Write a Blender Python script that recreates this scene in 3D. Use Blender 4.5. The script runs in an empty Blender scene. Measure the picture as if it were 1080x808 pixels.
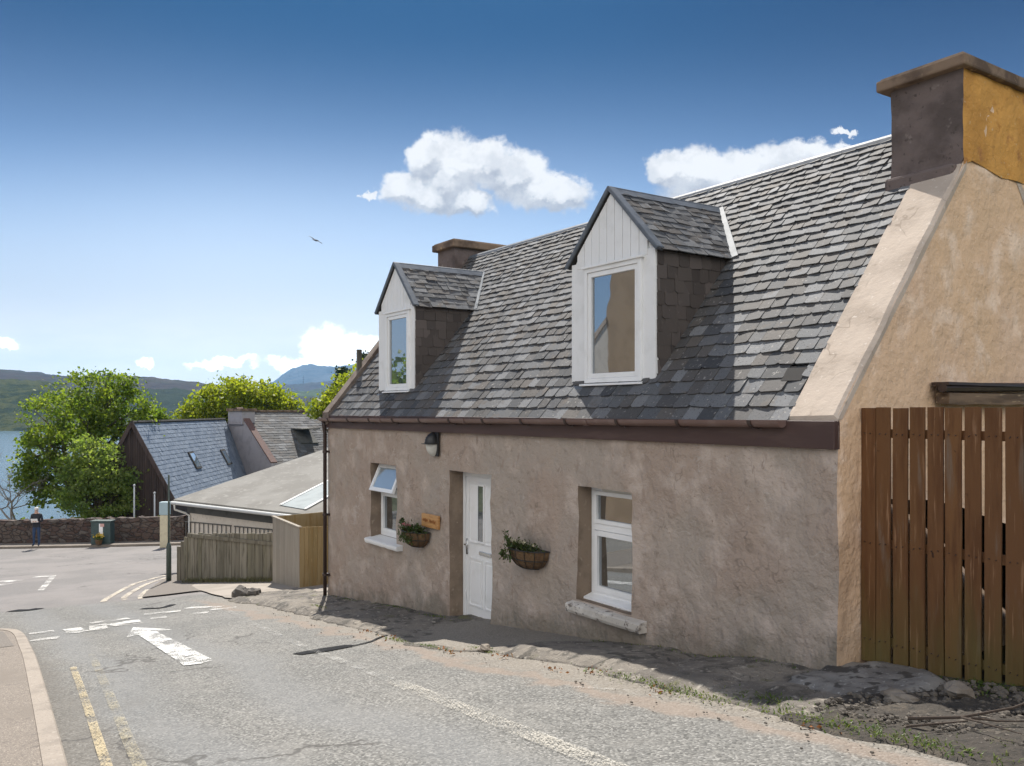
import bpy, bmesh, math, random
import numpy as np
from mathutils import Vector, Matrix, noise as mnoise
R = math.radians
random.seed(7)
SC = bpy.context.scene
COL = SC.collection

# ------------------------------------------------------------------ frame
# origin = photographer's eye; X runs along the cottage front (uphill = +X),
# Y runs into the cottage, Z up (0 = eye height).
HEAD = R(34)
CA, SA = math.cos(HEAD), math.sin(HEAD)
def V(r, f, z=0.0):                       # metres right / ahead of the eye -> world
    return Vector((-CA*f + SA*r, SA*f + CA*r, z))
def g(X):                                 # height of the street along the slope
    if X > 14: return -1.59 + .126*14 + .03*(X-14)
    if X > -17: return -1.59 + .126*X
    d = min(-17-X, 30)
    z = -1.59 - .126*17 - (.126*d - .0024*d*d/2)
    if X < -47: z -= .054*(-47-X)
    return z
def nz(x, y, z=0., s=1.): return mnoise.noise(Vector((x*s, y*s, z*s)))

# ------------------------------------------------------------------ materials
class NT:
    def __init__(s, nt): s.nt = nt
    def n(s, t, **kw):
        nd = s.nt.nodes.new(t)
        ins = kw.pop('ins', {})
        for k, v in kw.items(): setattr(nd, k, v)
        for k, v in ins.items(): s.put(nd.inputs[k], v)
        return nd
    def put(s, sock, v):
        if hasattr(v, 'is_linked') or isinstance(v, bpy.types.NodeSocket): s.nt.links.new(v, sock)
        elif isinstance(v, bpy.types.Node): s.nt.links.new(v.outputs[0], sock)
        else: sock.default_value = v
    def m(s, op, a, b=0., c=0., clamp=False):
        nd = s.nt.nodes.new('ShaderNodeMath'); nd.operation = op; nd.use_clamp = clamp
        for i, v in enumerate((a, b, c)): s.put(nd.inputs[i], v)
        return nd.outputs[0]
    def vm(s, op, a, b=(0, 0, 0), out=0, sc=None):
        nd = s.nt.nodes.new('ShaderNodeVectorMath'); nd.operation = op
        s.put(nd.inputs[0], a)
        if op == 'SCALE': s.put(nd.inputs['Scale'], sc)
        else: s.put(nd.inputs[1], b)
        return nd.outputs[out]
    def noise(s, vec, scale, detail=4, rough=.55, dist=0.):
        nd = s.n('ShaderNodeTexNoise', ins={'Vector': vec, 'Scale': scale, 'Detail': detail, 'Roughness': rough, 'Distortion': dist})
        return nd
    def ramp(s, fac, lo, hi):
        nd = s.n('ShaderNodeMapRange', ins={'Value': fac, 'From Min': lo, 'From Max': hi})
        nd.interpolation_type = 'SMOOTHSTEP'
        return nd.outputs[0]
    def mix(s, fac, a, b, mode='MIX'):
        nd = s.nt.nodes.new('ShaderNodeMix'); nd.data_type = 'RGBA'; nd.blend_type = mode
        s.put(nd.inputs[0], fac)
        s.put(nd.inputs[6], (*a, 1) if isinstance(a, tuple) and len(a) == 3 else a)
        s.put(nd.inputs[7], (*b, 1) if isinstance(b, tuple) and len(b) == 3 else b)
        return nd.outputs[2]

def newmat(name):
    m = bpy.data.materials.new(name); m.use_nodes = True
    nt = m.node_tree; nt.nodes.clear()
    t = NT(nt)
    out = t.n('ShaderNodeOutputMaterial')
    bs = t.n('ShaderNodeBsdfPrincipled')
    nt.links.new(bs.outputs[0], out.inputs[0])
    pos = t.n('ShaderNodeNewGeometry')
    return m, t, bs, pos, out

def pm(name, base, layers=(), rough=.8, bump=(), spec=.5, island=None, stretch=None, metal=0., disp=None, marks=(), foot=None):
    """layers: (scale, colour, lo, hi[, detail, (sx,sy,sz)]); bump: (scale, strength, distance[,stretch])"""
    m, t, bs, pos, out = newmat(name)
    P = pos.outputs['Position']
    col = t.mix(0., base, base)
    if island:
        rp = pos.outputs['Random Per Island']
        cr = t.n('ShaderNodeValToRGB', ins={0: rp})
        el = cr.color_ramp.elements
        while len(el) < len(island): el.new(.5)
        for i, c in enumerate(island):
            el[i].position = i/(len(island)-1); el[i].color = (*c, 1)
        col = cr.outputs[0]
    for L in layers:
        sc, c2, lo, hi = L[:4]
        det = L[4] if len(L) > 4 else 5
        vec = P
        if len(L) > 5: vec = t.vm('MULTIPLY', P, L[5])
        nf = t.noise(vec, sc, det).outputs[0]
        col = t.mix(t.ramp(nf, lo, hi), col, c2)
    for sc, wd, msc, mlo, mhi, k, c2, stv in marks:      # trowel marks and hairline cracks; crevice shade of the wall relief painted in
        vec = t.vm('MULTIPLY', P, stv)
        d = t.m('ABSOLUTE', t.m('SUBTRACT', t.noise(vec, sc, 3, .5, .6).outputs[0], .5))
        mk = t.m('MULTIPLY', t.ramp(d, wd, wd*.25), t.ramp(t.noise(P, msc, 4, .6).outputs[0], mlo, mhi))
        col = t.mix(t.m('MULTIPLY', mk, k), col, c2)
    if foot:                                             # rain splash and algae along the sloping wall foot
        slope, off, hgt, c2 = foot
        sp = t.n('ShaderNodeSeparateXYZ', ins={0: P})
        hz_ = t.m('SUBTRACT', t.m('SUBTRACT', sp.outputs[2], t.m('MULTIPLY', sp.outputs[0], slope)), off)
        hz_ = t.m('ADD', hz_, t.m('MULTIPLY', t.m('SUBTRACT', t.noise(t.vm('MULTIPLY', P, (1, 1, .5)), 3.2, 6, .65).outputs[0], .5), -1.0))
        col = t.mix(t.m('MULTIPLY', t.ramp(hz_, hgt, 0), .65), col, c2)
    t.put(bs.inputs['Base Color'], col)
    bs.inputs['Roughness'].default_value = rough
    bs.inputs['Metallic'].default_value = metal
    bs.inputs['Specular IOR Level'].default_value = spec
    prev = None
    for b in bump:
        vec = P
        if len(b) > 3: vec = t.vm('MULTIPLY', P, b[3])
        nf = t.noise(vec, b[0], 6, .6).outputs[0]
        bn = t.n('ShaderNodeBump', ins={'Height': nf, 'Strength': b[1], 'Distance': b[2]})
        if prev: t.put(bn.inputs['Normal'], prev)
        prev = bn.outputs[0]
    if prev: t.put(bs.inputs['Normal'], prev)
    return m

M = {}
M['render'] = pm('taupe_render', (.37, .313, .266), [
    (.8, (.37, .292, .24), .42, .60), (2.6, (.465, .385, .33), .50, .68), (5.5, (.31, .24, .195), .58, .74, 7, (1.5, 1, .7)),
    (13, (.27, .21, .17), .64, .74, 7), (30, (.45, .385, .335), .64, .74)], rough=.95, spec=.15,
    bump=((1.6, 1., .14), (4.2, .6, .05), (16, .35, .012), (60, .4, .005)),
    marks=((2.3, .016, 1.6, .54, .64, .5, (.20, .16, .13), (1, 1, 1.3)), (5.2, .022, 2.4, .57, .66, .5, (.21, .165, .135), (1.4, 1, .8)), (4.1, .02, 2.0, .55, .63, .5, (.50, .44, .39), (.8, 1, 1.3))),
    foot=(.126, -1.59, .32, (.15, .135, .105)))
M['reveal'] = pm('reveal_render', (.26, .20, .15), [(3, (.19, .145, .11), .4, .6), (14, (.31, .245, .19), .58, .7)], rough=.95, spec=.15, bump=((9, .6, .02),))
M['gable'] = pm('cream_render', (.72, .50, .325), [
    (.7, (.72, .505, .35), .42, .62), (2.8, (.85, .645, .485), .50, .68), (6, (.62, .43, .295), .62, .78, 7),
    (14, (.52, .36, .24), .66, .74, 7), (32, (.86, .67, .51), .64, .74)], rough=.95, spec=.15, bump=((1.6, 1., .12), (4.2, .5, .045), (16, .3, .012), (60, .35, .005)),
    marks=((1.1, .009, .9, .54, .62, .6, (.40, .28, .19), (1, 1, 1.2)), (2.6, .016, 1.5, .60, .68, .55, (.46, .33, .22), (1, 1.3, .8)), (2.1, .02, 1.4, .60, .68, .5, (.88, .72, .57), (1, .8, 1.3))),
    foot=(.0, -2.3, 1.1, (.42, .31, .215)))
M['orange'] = pm('orange_paint', (.64, .335, .095), [(2.2, (.53, .27, .075), .42, .62), (7, (.46, .22, .06), .60, .75), (14, (.66, .48, .28), .64, .74), (4, (.40, .19, .07), .60, .72, 7)],
    rough=.95, spec=.15, bump=((3, .9, .06), (10, .7, .03)), marks=((2.2, .012, 1.4, .5, .6, .5, (.36, .18, .06), (1, 1, 1)),))
M['chim'] = pm('brown_chimney_render', (.165, .13, .12), [(2.5, (.105, .083, .076), .42, .62), (7, (.24, .20, .18), .62, .74, 7), (18, (.085, .068, .06), .6, .7)], rough=.92, spec=.2,
    bump=((4, .6, .04), (14, .4, .015)))
M['cap'] = pm('chimney_cap_stone', (.24, .17, .12), [(3, (.12, .085, .065), .42, .62), (9, (.40, .28, .17), .6, .75)], rough=.92, spec=.2, bump=((9, .6, .02),))
M['coping'] = pm('pale_skew_render', (.54, .45, .37), [(2, (.45, .37, .30), .42, .62), (8, (.36, .29, .23), .62, .75), (20, (.66, .58, .50), .62, .72), (4, (.30, .25, .20), .66, .76, 8)], rough=.92, spec=.2, marks=((1.6, .01, 1.2, .48, .56, .6, (.30, .24, .19), (1, 1, 1)),),
    bump=((7, .5, .02), (30, .3, .006)))
M['skew_far'] = pm('weathered_skew', (.20, .165, .14), [(3, (.13, .10, .085), .42, .62), (12, (.30, .25, .20), .6, .7)], rough=.92, spec=.2, bump=((10, .5, .02),))
M['slate'] = pm('roof_slate', (.2, .2, .2), [(5, (.115, .10, .088), .55, .72), (24, (.30, .285, .265), .60, .73), (60, (.045, .042, .04), .58, .68)], rough=.72, spec=.22,
    island=[(.045, .047, .052), (.125, .128, .136), (.075, .071, .069), (.19, .193, .2), (.055, .058, .064), (.11, .098, .089), (.08, .083, .088), (.15, .154, .162)], bump=((30, .35, .006), (110, .3, .002)))
M['slate_brown'] = pm('cheek_slate', (.1, .08, .07), [(9, (.115, .10, .09), .6, .75), (40, (.20, .18, .165), .70, .76)], rough=.75, spec=.3,
    island=[(.06, .05, .046), (.095, .08, .072), (.075, .062, .056), (.12, .10, .092), (.052, .045, .042)], bump=((30, .3, .006),))
M['slate_blue'] = pm('far_slate', (.2, .22, .26), [(3, (.14, .175, .23), .45, .62), (14, (.27, .31, .37), .6, .75)], rough=.6,
    island=[(.14, .175, .235), (.22, .26, .32), (.18, .215, .27)])
M['roofdeck'] = pm('roof_underlay', (.03, .027, .025), rough=.9)
M['lead'] = pm('lead_sheet', (.13, .145, .17), [(6, (.09, .105, .125), .4, .65), (20, (.23, .25, .27), .62, .75)], rough=.6, spec=.35, bump=((9, .2, .01),))
M['zinc'] = pm('pale_lead_flashing', (.30, .315, .33), [(6, (.21, .225, .24), .45, .65)], rough=.6, spec=.35)
M['white'] = pm('white_painted_board', (.78, .78, .78), [(3, (.70, .70, .69), .5, .7), (18, (.62, .61, .59), .66, .78)], rough=.5, spec=.4)
M['upvc'] = pm('white_plastic_frame', (.82, .82, .82), [(4, (.76, .76, .75), .5, .7)], rough=.35, spec=.5)
M['gutter'] = pm('brown_gutter', (.15, .092, .078), [(3, (.19, .13, .115), .5, .7), (12, (.27, .21, .18), .66, .78)], rough=.4)
M['fascia'] = pm('brown_fascia', (.062, .033, .028), [(4, (.085, .05, .042), .5, .7, 5, (.4, 1, 2))], rough=.6)
M['pipe'] = pm('dark_brown_pipe', (.04, .024, .02), [(5, (.07, .045, .035), .55, .75)], rough=.5)
M['sill'] = pm('worn_stone_sill', (.50, .46, .41), [(4, (.62, .58, .53), .5, .65), (13, (.20, .17, .15), .56, .66), (30, (.13, .11, .10), .62, .7)], rough=.9, bump=((14, .6, .015),))
M['unlit_room'] = pm('dark_void', (.02, .02, .02))  # near-black paint for the unlit room
M['black'] = pm('black_plastic', (.015, .015, .017), rough=.4)
M['lens'] = pm('frosted_lens', (.55, .54, .50), rough=.35)
M['chrome'] = pm('chrome', (.6, .6, .6), rough=.25, metal=1.)
M['plaque'] = pm('varnished_plaque_wood', (.50, .27, .10), [(6, (.38, .18, .06), .4, .65, 5, (1, 1, 6))], rough=.45)
M['carve'] = pm('carved_dark_letters', (.24, .095, .025), rough=.6)
M['coir'] = pm('coir_liner', (.13, .078, .038), [(18, (.09, .05, .025), .4, .65), (50, (.27, .17, .09), .6, .7)], rough=.95, bump=((40, .7, .02),))
M['wire'] = pm('black_wire', (.02, .02, .02), rough=.5)
M['board_red'] = pm('redbrown_fence_board', (.2, .09, .035), [(5, (.115, .05, .02), .45, .66, 6, (3, 3, .35)), (22, (.27, .15, .08), .58, .72, 6, (2, 2, .12)), (7, (.035, .017, .010), .68, .74, 3, (1, 1, .8)), (2.2, (.17, .12, .085), .58, .74, 6, (4, 1, .6))],
    rough=.75, spec=.25, island=[(.122, .054, .021), (.18, .085, .033), (.105, .05, .022), (.15, .07, .029), (.135, .058, .021), (.165, .082, .04)], bump=((30, .4, .004, (2, 2, .12)),))
def moss_gradient(m, colr, zlo, zhi, k):
    # algae growing up from the foot of the boards: a real stain at a fixed height
    nt = m.node_tree; t = NT(nt)
    bs = [n for n in nt.nodes if n.type == 'BSDF_PRINCIPLED'][0]
    pos = [n for n in nt.nodes if n.type == 'NEW_GEOMETRY'][0].outputs['Position']
    old = bs.inputs['Base Color'].links[0].from_socket
    sep = t.n('ShaderNodeSeparateXYZ', ins={0: pos})
    nf = t.noise(t.vm('MULTIPLY', pos, (3, 3, .7)), 2.2, 4).outputs[0]
    z = t.m('ADD', sep.outputs[2], t.m('MULTIPLY', nf, -1.1))
    fac = t.m('MULTIPLY', t.ramp(z, zhi, zlo), k)
    t.put(bs.inputs['Base Color'], t.mix(fac, old, colr))
moss_gradient(M['board_red'], (.10, .095, .03), -2.75, -1.75, .7)
M['board_grey'] = pm('grey_weathered_board', (.21, .19, .15), [(5, (.11, .10, .075), .47, .68, 6, (3, 3, .3)), (20, (.31, .285, .235), .6, .74, 5, (2, 2, .15))], rough=.85, spec=.2,
    island=[(.20, .18, .14), (.27, .245, .195), (.165, .15, .115), (.235, .21, .165), (.185, .17, .12)], bump=((30, .3, .004, (2, 2, .12)),))
M['board_pale'] = pm('pale_bin_board', (.40, .36, .31), [(5, (.30, .26, .215), .45, .66, 6, (3, 3, .3)), (26, (.46, .42, .37), .6, .74, 5, (2, 2, .15))], rough=.85, spec=.2,
    island=[(.31, .275, .225), (.36, .32, .265), (.28, .25, .205)])
M['board_yellow'] = pm('yellow_bin_board', (.36, .26, .12), [(5, (.26, .18, .08), .45, .66, 6, (3, 3, .3)), (9, (.14, .09, .04), .68, .76), (26, (.42, .31, .16), .6, .74, 5, (2, 2, .15))], rough=.85, spec=.2,
    island=[(.27, .205, .105), (.33, .25, .135), (.245, .185, .09)])
M['timber'] = pm('old_timber_beam', (.20, .135, .085), [(4, (.10, .065, .04), .42, .62, 6, (2, .3, 3)), (14, (.42, .31, .19), .60, .72, 5, (2, .4, 3))], rough=.85, bump=((20, .5, .01, (3, .3, 3)),))
M['log'] = pm('dead_branch', (.06, .043, .032), [(12, (.05, .035, .025), .5, .7)], rough=.9)
M['post_grey'] = pm('grey_post_wood', (.15, .14, .12), [(8, (.08, .075, .06), .45, .65, 5, (2, 2, .3))], rough=.85)

# ground family
def road_mat():
    m, t, bs, pos, out = newmat('worn_asphalt')
    P = pos.outputs['Position']
    sep = t.n('ShaderNodeSeparateXYZ', ins={0: P}); X, Y = sep.outputs[0], sep.outputs[1]
    vo = t.n('ShaderNodeTexVoronoi', ins={'Vector': P, 'Scale': 62.}); vo.feature = 'F1'
    chip = t.n('ShaderNodeSeparateColor', ins={0: vo.outputs['Color']}).outputs[0]
    cr = t.n('ShaderNodeValToRGB', ins={0: chip}); el = cr.color_ramp.elements
    el[0].color = (.10, .097, .09, 1); el[1].color = (.33, .318, .295, 1)
    e = el.new(.45); e.color = (.175, .17, .158, 1); e = el.new(.8); e.color = (.225, .218, .20, 1)
    col = cr.outputs[0]
    n1 = t.noise(P, .55, 6, .6).outputs[0]
    col = t.mix(t.ramp(n1, .38, .66), col, (.85, .86, .87), 'MULTIPLY')
    n2 = t.noise(P, 2.8, 5, .6).outputs[0]
    col = t.mix(t.m('MULTIPLY', t.ramp(n2, .5, .72), .45), col, (.235, .225, .207))
    # smooth wheel tracks where chippings are worn away, running along the street
    wob = t.m('MULTIPLY', t.m('SUBTRACT', t.noise(P, .35, 2).outputs[0], .5), 1.0)
    for yc, w in ((2.75, .5), (1.6, .42)):
        d = t.m('ABSOLUTE', t.m('SUBTRACT', t.m('ADD', Y, wob), yc))
        f = t.m('MULTIPLY', t.ramp(d, w, .05), .42)
        col = t.mix(f, col, (.20, .203, .204))
    # dusty washed strip by the footpath
    wob2 = t.m('MULTIPLY', t.m('SUBTRACT', t.noise(P, 1.8, 5).outputs[0], .5), .9)
    d = t.m('ADD', Y, wob2)
    east = t.ramp(X, -19., -16.5)
    f = t.m('MULTIPLY', t.m('MULTIPLY', t.ramp(d, 4.1, 4.8), .55), east)
    col = t.mix(f, col, (.26, .222, .178))
    f = t.m('MULTIPLY', t.m('MULTIPLY', t.ramp(t.m('ABSOLUTE', t.m('SUBTRACT', d, 4.42)), .16, .04), .5), east)
    col = t.mix(f, col, (.265, .20, .155))
    # gritty dark channel beside the kerb
    f = t.m('MULTIPLY', t.m('MULTIPLY', t.ramp(t.m('ADD', Y, t.m('MULTIPLY', wob2, .5)), 1.35, 1.0), .5), east)
    col = t.mix(f, col, (.13, .115, .096))
    # pinkish main road surface downhill of the junction
    jx = t.m('ADD', t.m('ADD', X, t.m('MULTIPLY', Y, -.35)), t.m('MULTIPLY', wob2, 1.2))
    pk = t.ramp(jx, -20.6, -21.4)
    c2 = t.mix(t.ramp(t.noise(P, .5, 5).outputs[0], .4, .62), (.225, .207, .198), (.175, .164, .158))
    c2 = t.mix(t.m('MULTIPLY', t.ramp(chip, .4, 1.), .3), c2, (.31, .28, .265))
    col = t.mix(t.m('MULTIPLY', pk, .9), col, c2)
    # cracks
    cv = t.n('ShaderNodeTexVoronoi', ins={'Vector': t.vm('ADD', P, t.vm('SCALE', t.noise(P, 1.3, 4).outputs['Color'], sc=1.3)), 'Scale': .42}); cv.feature = 'DISTANCE_TO_EDGE'
    ck = t.m('MULTIPLY', t.ramp(cv.outputs[0], .014, .004), t.ramp(t.noise(P, .4, 2).outputs[0], .52, .6))
    col = t.mix(t.m('MULTIPLY', ck, .75), col, (.07, .065, .06))
    st = t.ramp(t.noise(t.vm('MULTIPLY', P, (.5, 1, 1)), 1.1, 7, .65).outputs[0], .60, .70)
    col = t.mix(t.m('MULTIPLY', st, .35), col, (.15, .145, .135))
    t.put(bs.inputs['Base Color'], col)
    bs.inputs['Roughness'].default_value = .85
    bs.inputs['Specular IOR Level'].default_value = .3
    b1 = t.n('ShaderNodeBump', ins={'Height': vo.outputs['Distance'], 'Strength': .55, 'Distance': .012}); b1.invert = True
    b2 = t.n('ShaderNodeBump', ins={'Height': n2, 'Strength': .25, 'Distance': .05, 'Normal': b1.outputs[0]})
    t.put(bs.inputs['Normal'], b2.outputs[0])
    return m
M['road'] = road_mat()
def paint_mat(name, colr, lo, hi, sc=9., gap=.25, top=1.):
    m, t, bs, pos, out = newmat(name)
    P = pos.outputs['Position']
    t.put(bs.inputs['Base Color'], t.mix(t.ramp(t.noise(P, 6, 4).outputs[0], .4, .7), colr, tuple(c*.8 for c in colr)))
    bs.inputs['Roughness'].default_value = .7
    nf = t.noise(P, sc, 6, .6).outputs[0]; nf2 = t.noise(P, 70, 3, .6).outputs[0]
    vo = t.n('ShaderNodeTexVoronoi', ins={'Vector': P, 'Scale': 62.})       # paint survives on the stones, not between them
    a = t.m('MULTIPLY', t.ramp(t.m('ADD', t.m('ADD', t.m('MULTIPLY', nf, .62), t.m('MULTIPLY', nf2, .38)), t.m('MULTIPLY', t.m('SUBTRACT', vo.outputs['Distance'], .45), -gap)), lo, hi), top)
    tr = t.n('ShaderNodeBsdfTransparent'); mx = t.n('ShaderNodeMixShader', ins={0: a, 1: tr.outputs[0], 2: bs.outputs[0]})
    t.put(out.inputs[0], mx.outputs[0])
    return m
M['paint'] = paint_mat('white_road_paint', (.78, .77, .74), .40, .52, 4., .3, .93)
M['paint_worn'] = paint_mat('worn_white_road_paint', (.55, .54, .51), .46, .70, 4., .3, .6)
M['paint_half'] = paint_mat('half_worn_white_paint', (.72, .70, .66), .40, .56, 3., .25, .9)
M['paint_line'] = paint_mat('worn_cream_edge_paint', (.58, .54, .46), .42, .66, 2.2, .4, .75)
M['yellow'] = paint_mat('worn_yellow_road_paint', (.62, .50, .29), .36, .64, 3., .3, .8)
M['yellow_faint'] = paint_mat('faint_yellow_road_paint', (.52, .45, .29), .40, .68, 2.5, .3, .6)
M['cream_line'] = paint_mat('cream_junction_line', (.66, .58, .46), .36, .56, 4., .25, .85)
M['pave'] = pm('pavement_asphalt', (.215, .182, .15), [(90, (.12, .10, .085), .5, .62, 2), (60, (.34, .295, .245), .58, .66, 2), (1.1, (.18, .152, .125), .45, .65), (9, (.14, .118, .10), .6, .7)], rough=.9, bump=((80, .4, .008),))
M['pave_dark'] = pm('patched_pavement_asphalt', (.155, .135, .115), [(90, (.14, .12, .105), .5, .62, 2), (60, (.28, .25, .215), .58, .66, 2)], rough=.9, bump=((80, .4, .008),))
M['kerb'] = pm('concrete_kerb', (.31, .265, .22), [(3, (.24, .205, .17), .45, .65), (60, (.20, .172, .145), .55, .68), (22, (.38, .335, .285), .6, .72), (2.1, (.17, .145, .12), .62, .72, 7)], rough=.9, bump=((60, .3, .006),))
M['concrete'] = pm('footpath_concrete', (.20, .176, .146), [(1.1, (.125, .11, .094), .42, .6), (4, (.075, .067, .056), .50, .64, 7), (11, (.36, .325, .275), .58, .7, 7), (2.6, (.11, .11, .04), .62, .72, 7), (50, (.13, .115, .10), .58, .66), (70, (.36, .33, .29), .62, .7)], marks=((1.2, .014, .8, .45, .55, .8, (.045, .04, .034), (1, 1, 1)), (3.5, .016, 1.7, .5, .6, .7, (.05, .045, .037), (1, 1, 1))),
    rough=.92, bump=((4, .6, .05), (16, .6, .02), (60, .3, .006)))
M['drive'] = pm('driveway_concrete', (.33, .29, .248), [(.7, (.26, .23, .195), .45, .6), (4, (.31, .27, .23), .55, .7, 7)], rough=.92, bump=((30, .3, .01),))
M['soil'] = pm('dark_soil', (.05, .042, .034), [(6, (.075, .062, .047), .5, .65), (40, (.16, .142, .12), .64, .7), (18, (.03, .027, .022), .5, .65)], rough=.95, bump=((12, .8, .04), (50, .7, .015)))
M['earth'] = pm('rough_grass_bank', (.075, .085, .035), [(.4, (.05, .06, .025), .4, .6), (3, (.12, .11, .06), .55, .7)], rough=.95, bump=((3, .6, .2),))
M['pad'] = pm('broken_concrete_pad', (.23, .22, .205), [(3, (.15, .14, .13), .42, .6), (7, (.055, .05, .045), .52, .62, 7), (24, (.33, .32, .30), .6, .7)], rough=.92, bump=((6, .7, .04), (25, .5, .012)))
M['stone'] = pm('grey_stone', (.24, .205, .165), [(5, (.15, .125, .10), .45, .65)], rough=.9, bump=((12, .6, .03),))
M['darkrock'] = pm('dark_rubble', (.09, .08, .07), [(5, (.16, .14, .12), .5, .65)], rough=.9, bump=((10, .7, .04),))
M['shadow_pothole_tone'] = pm('painted_shadow_patch', (.016, .017, .019), [(9, (.035, .036, .038), .5, .7)], rough=.9, spec=.1, bump=((40, .5, .01),))  # tone of the painted road shadow, shared by the potholes
def rubble():
    m, t, bs, pos, out = newmat('rubble_sandstone')
    P = t.vm('MULTIPLY', pos.outputs['Position'], (1, 1, 1.9))
    Pd = t.vm('ADD', P, t.vm('SCALE', t.noise(P, 2.2, 3).outputs['Color'], sc=.3))
    v1 = t.n('ShaderNodeTexVoronoi', ins={'Vector': Pd, 'Scale': 2.6})
    v2 = t.n('ShaderNodeTexVoronoi', ins={'Vector': Pd, 'Scale': 2.6}); v2.feature = 'DISTANCE_TO_EDGE'
    ch = t.n('ShaderNodeSeparateColor', ins={0: v1.outputs['Color']}).outputs[0]
    cr = t.n('ShaderNodeValToRGB', ins={0: ch}); el = cr.color_ramp.elements
    el[0].color = (.075, .045, .037, 1); el[1].color = (.13, .11, .096, 1); e = el.new(.5); e.color = (.10, .068, .055, 1)
    col = t.mix(t.ramp(t.noise(P, 9, 5).outputs[0], .45, .7), cr.outputs[0], (.07, .056, .05))
    col = t.mix(t.ramp(v2.outputs[0], .05, .015), col, (.035, .028, .026))
    t.put(bs.inputs['Base Color'], col); bs.inputs['Roughness'].default_value = .95
    t.put(bs.inputs['Normal'], t.n('ShaderNodeBump', ins={'Height': t.ramp(v2.outputs[0], 0, .1), 'Strength': .8, 'Distance': .05}).outputs[0])
    return m
M['rubble'] = rubble()
M['cladding'] = pm('dark_timber_cladding', (.045, .03, .03), [(4, (.03, .02, .02), .45, .65, 5, (2, 2, .2))], rough=.8, island=[(.04, .027, .027), (.062, .042, .04), (.05, .033, .032)])
M['pale_wall'] = pm('pale_harl', (.66, .60, .52), [(2, (.58, .525, .455), .45, .65), (9, (.40, .36, .31), .6, .75)], rough=.92, bump=((20, .3, .02),))
M['lilac_wall'] = pm('grey_harl', (.33, .31, .33), [(2, (.28, .265, .28), .45, .65)], rough=.92)
M['felt'] = pm('grey_roof_felt', (.25, .24, .22), [(.8, (.21, .20, .182), .42, .6), (5, (.29, .28, .255), .55, .7, 5, (1, 1, 1)), (14, (.22, .205, .185), .62, .75)], rough=.92, spec=.15, bump=((20, .25, .02),))
M['grp'] = pm('translucent_roof_sheet', (.30, .335, .34), [(3, (.26, .29, .295), .45, .65)], rough=.7, spec=.2)
M['grp_trim'] = pm('pale_sheet_trim', (.62, .62, .60), rough=.5)
M['fascia_dk'] = pm('dark_soffit_board', (.10, .10, .095), [(3, (.07, .07, .065), .45, .65)], rough=.8)
M['redflash'] = pm('red_tile_edge', (.14, .078, .066), [(9, (.10, .06, .053), .45, .65)], rough=.8)
M['cab'] = pm('green_cabinet', (.045, .075, .075), [(6, (.035, .06, .06), .45, .65)], rough=.5)
M['cabinet_cream'] = pm('cream_cabinet', (.55, .50, .36), [(6, (.48, .43, .31), .45, .65)], rough=.6)
M['cabinet_blue'] = pm('pale_blue_cabinet_top', (.32, .42, .46), rough=.5)
M['paper'] = pm('white_paper', (.8, .8, .8), rough=.6)
M['tint_pink'] = pm('poster_pink', (.55, .33, .30), rough=.6)
M['polegreen'] = pm('green_grey_pole', (.055, .075, .062), [(9, (.09, .105, .09), .5, .7)], rough=.5)
M['polewhite'] = pm('pale_pole', (.42, .44, .46), rough=.5)
M['skin'] = pm('skin', (.55, .34, .26), rough=.6)
M['jacket'] = pm('dark_jacket', (.02, .022, .03), rough=.85)
M['trouser'] = pm('navy_trousers', (.025, .05, .11), rough=.85)
M['shoe'] = pm('dark_shoes', (.02, .018, .016), rough=.5)
M['hair'] = pm('white_hair', (.66, .63, .58), rough=.8)
M['feather'] = pm('grey_feathers', (.10, .11, .13), rough=.7)
M['bark'] = pm('bark', (.085, .07, .052), [(6, (.05, .04, .03), .45, .65), (20, (.13, .11, .085), .6, .7)], rough=.95)
M['bark_pale'] = pm('pale_twigs', (.24, .215, .19), [(6, (.16, .14, .125), .45, .65)], rough=.95)

def glass(name, dark, fac, tint=(.9, .95, 1.)):
    m, t, bs, pos, out = newmat(name)
    bs.inputs['Base Color'].default_value = (*dark, 1); bs.inputs['Roughness'].default_value = .25
    gl = t.n('ShaderNodeBsdfGlossy', ins={'Color': (*tint, 1), 'Roughness': .015})
    nb = t.n('ShaderNodeBump', ins={'Height': t.noise(pos.outputs['Position'], 2.2, 1).outputs[0], 'Strength': .035, 'Distance': .03})
    t.put(gl.inputs['Normal'], nb.outputs[0])
    mx = t.n('ShaderNodeMixShader', ins={0: fac, 1: bs.outputs[0], 2: gl.outputs[0]})
    t.put(out.inputs[0], mx.outputs[0])
    return m
M['glass'] = glass('window_glass', (.014, .015, .014), .40)
M['glass_dim'] = glass('shaded_window_glass', (.016, .018, .018), .34)
M['glass_sky'] = glass('rooflight_glass', (.10, .19, .27), .6)
M['glass_pale'] = glass('pale_fanlight_glass', (.30, .345, .36), .3)

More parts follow.
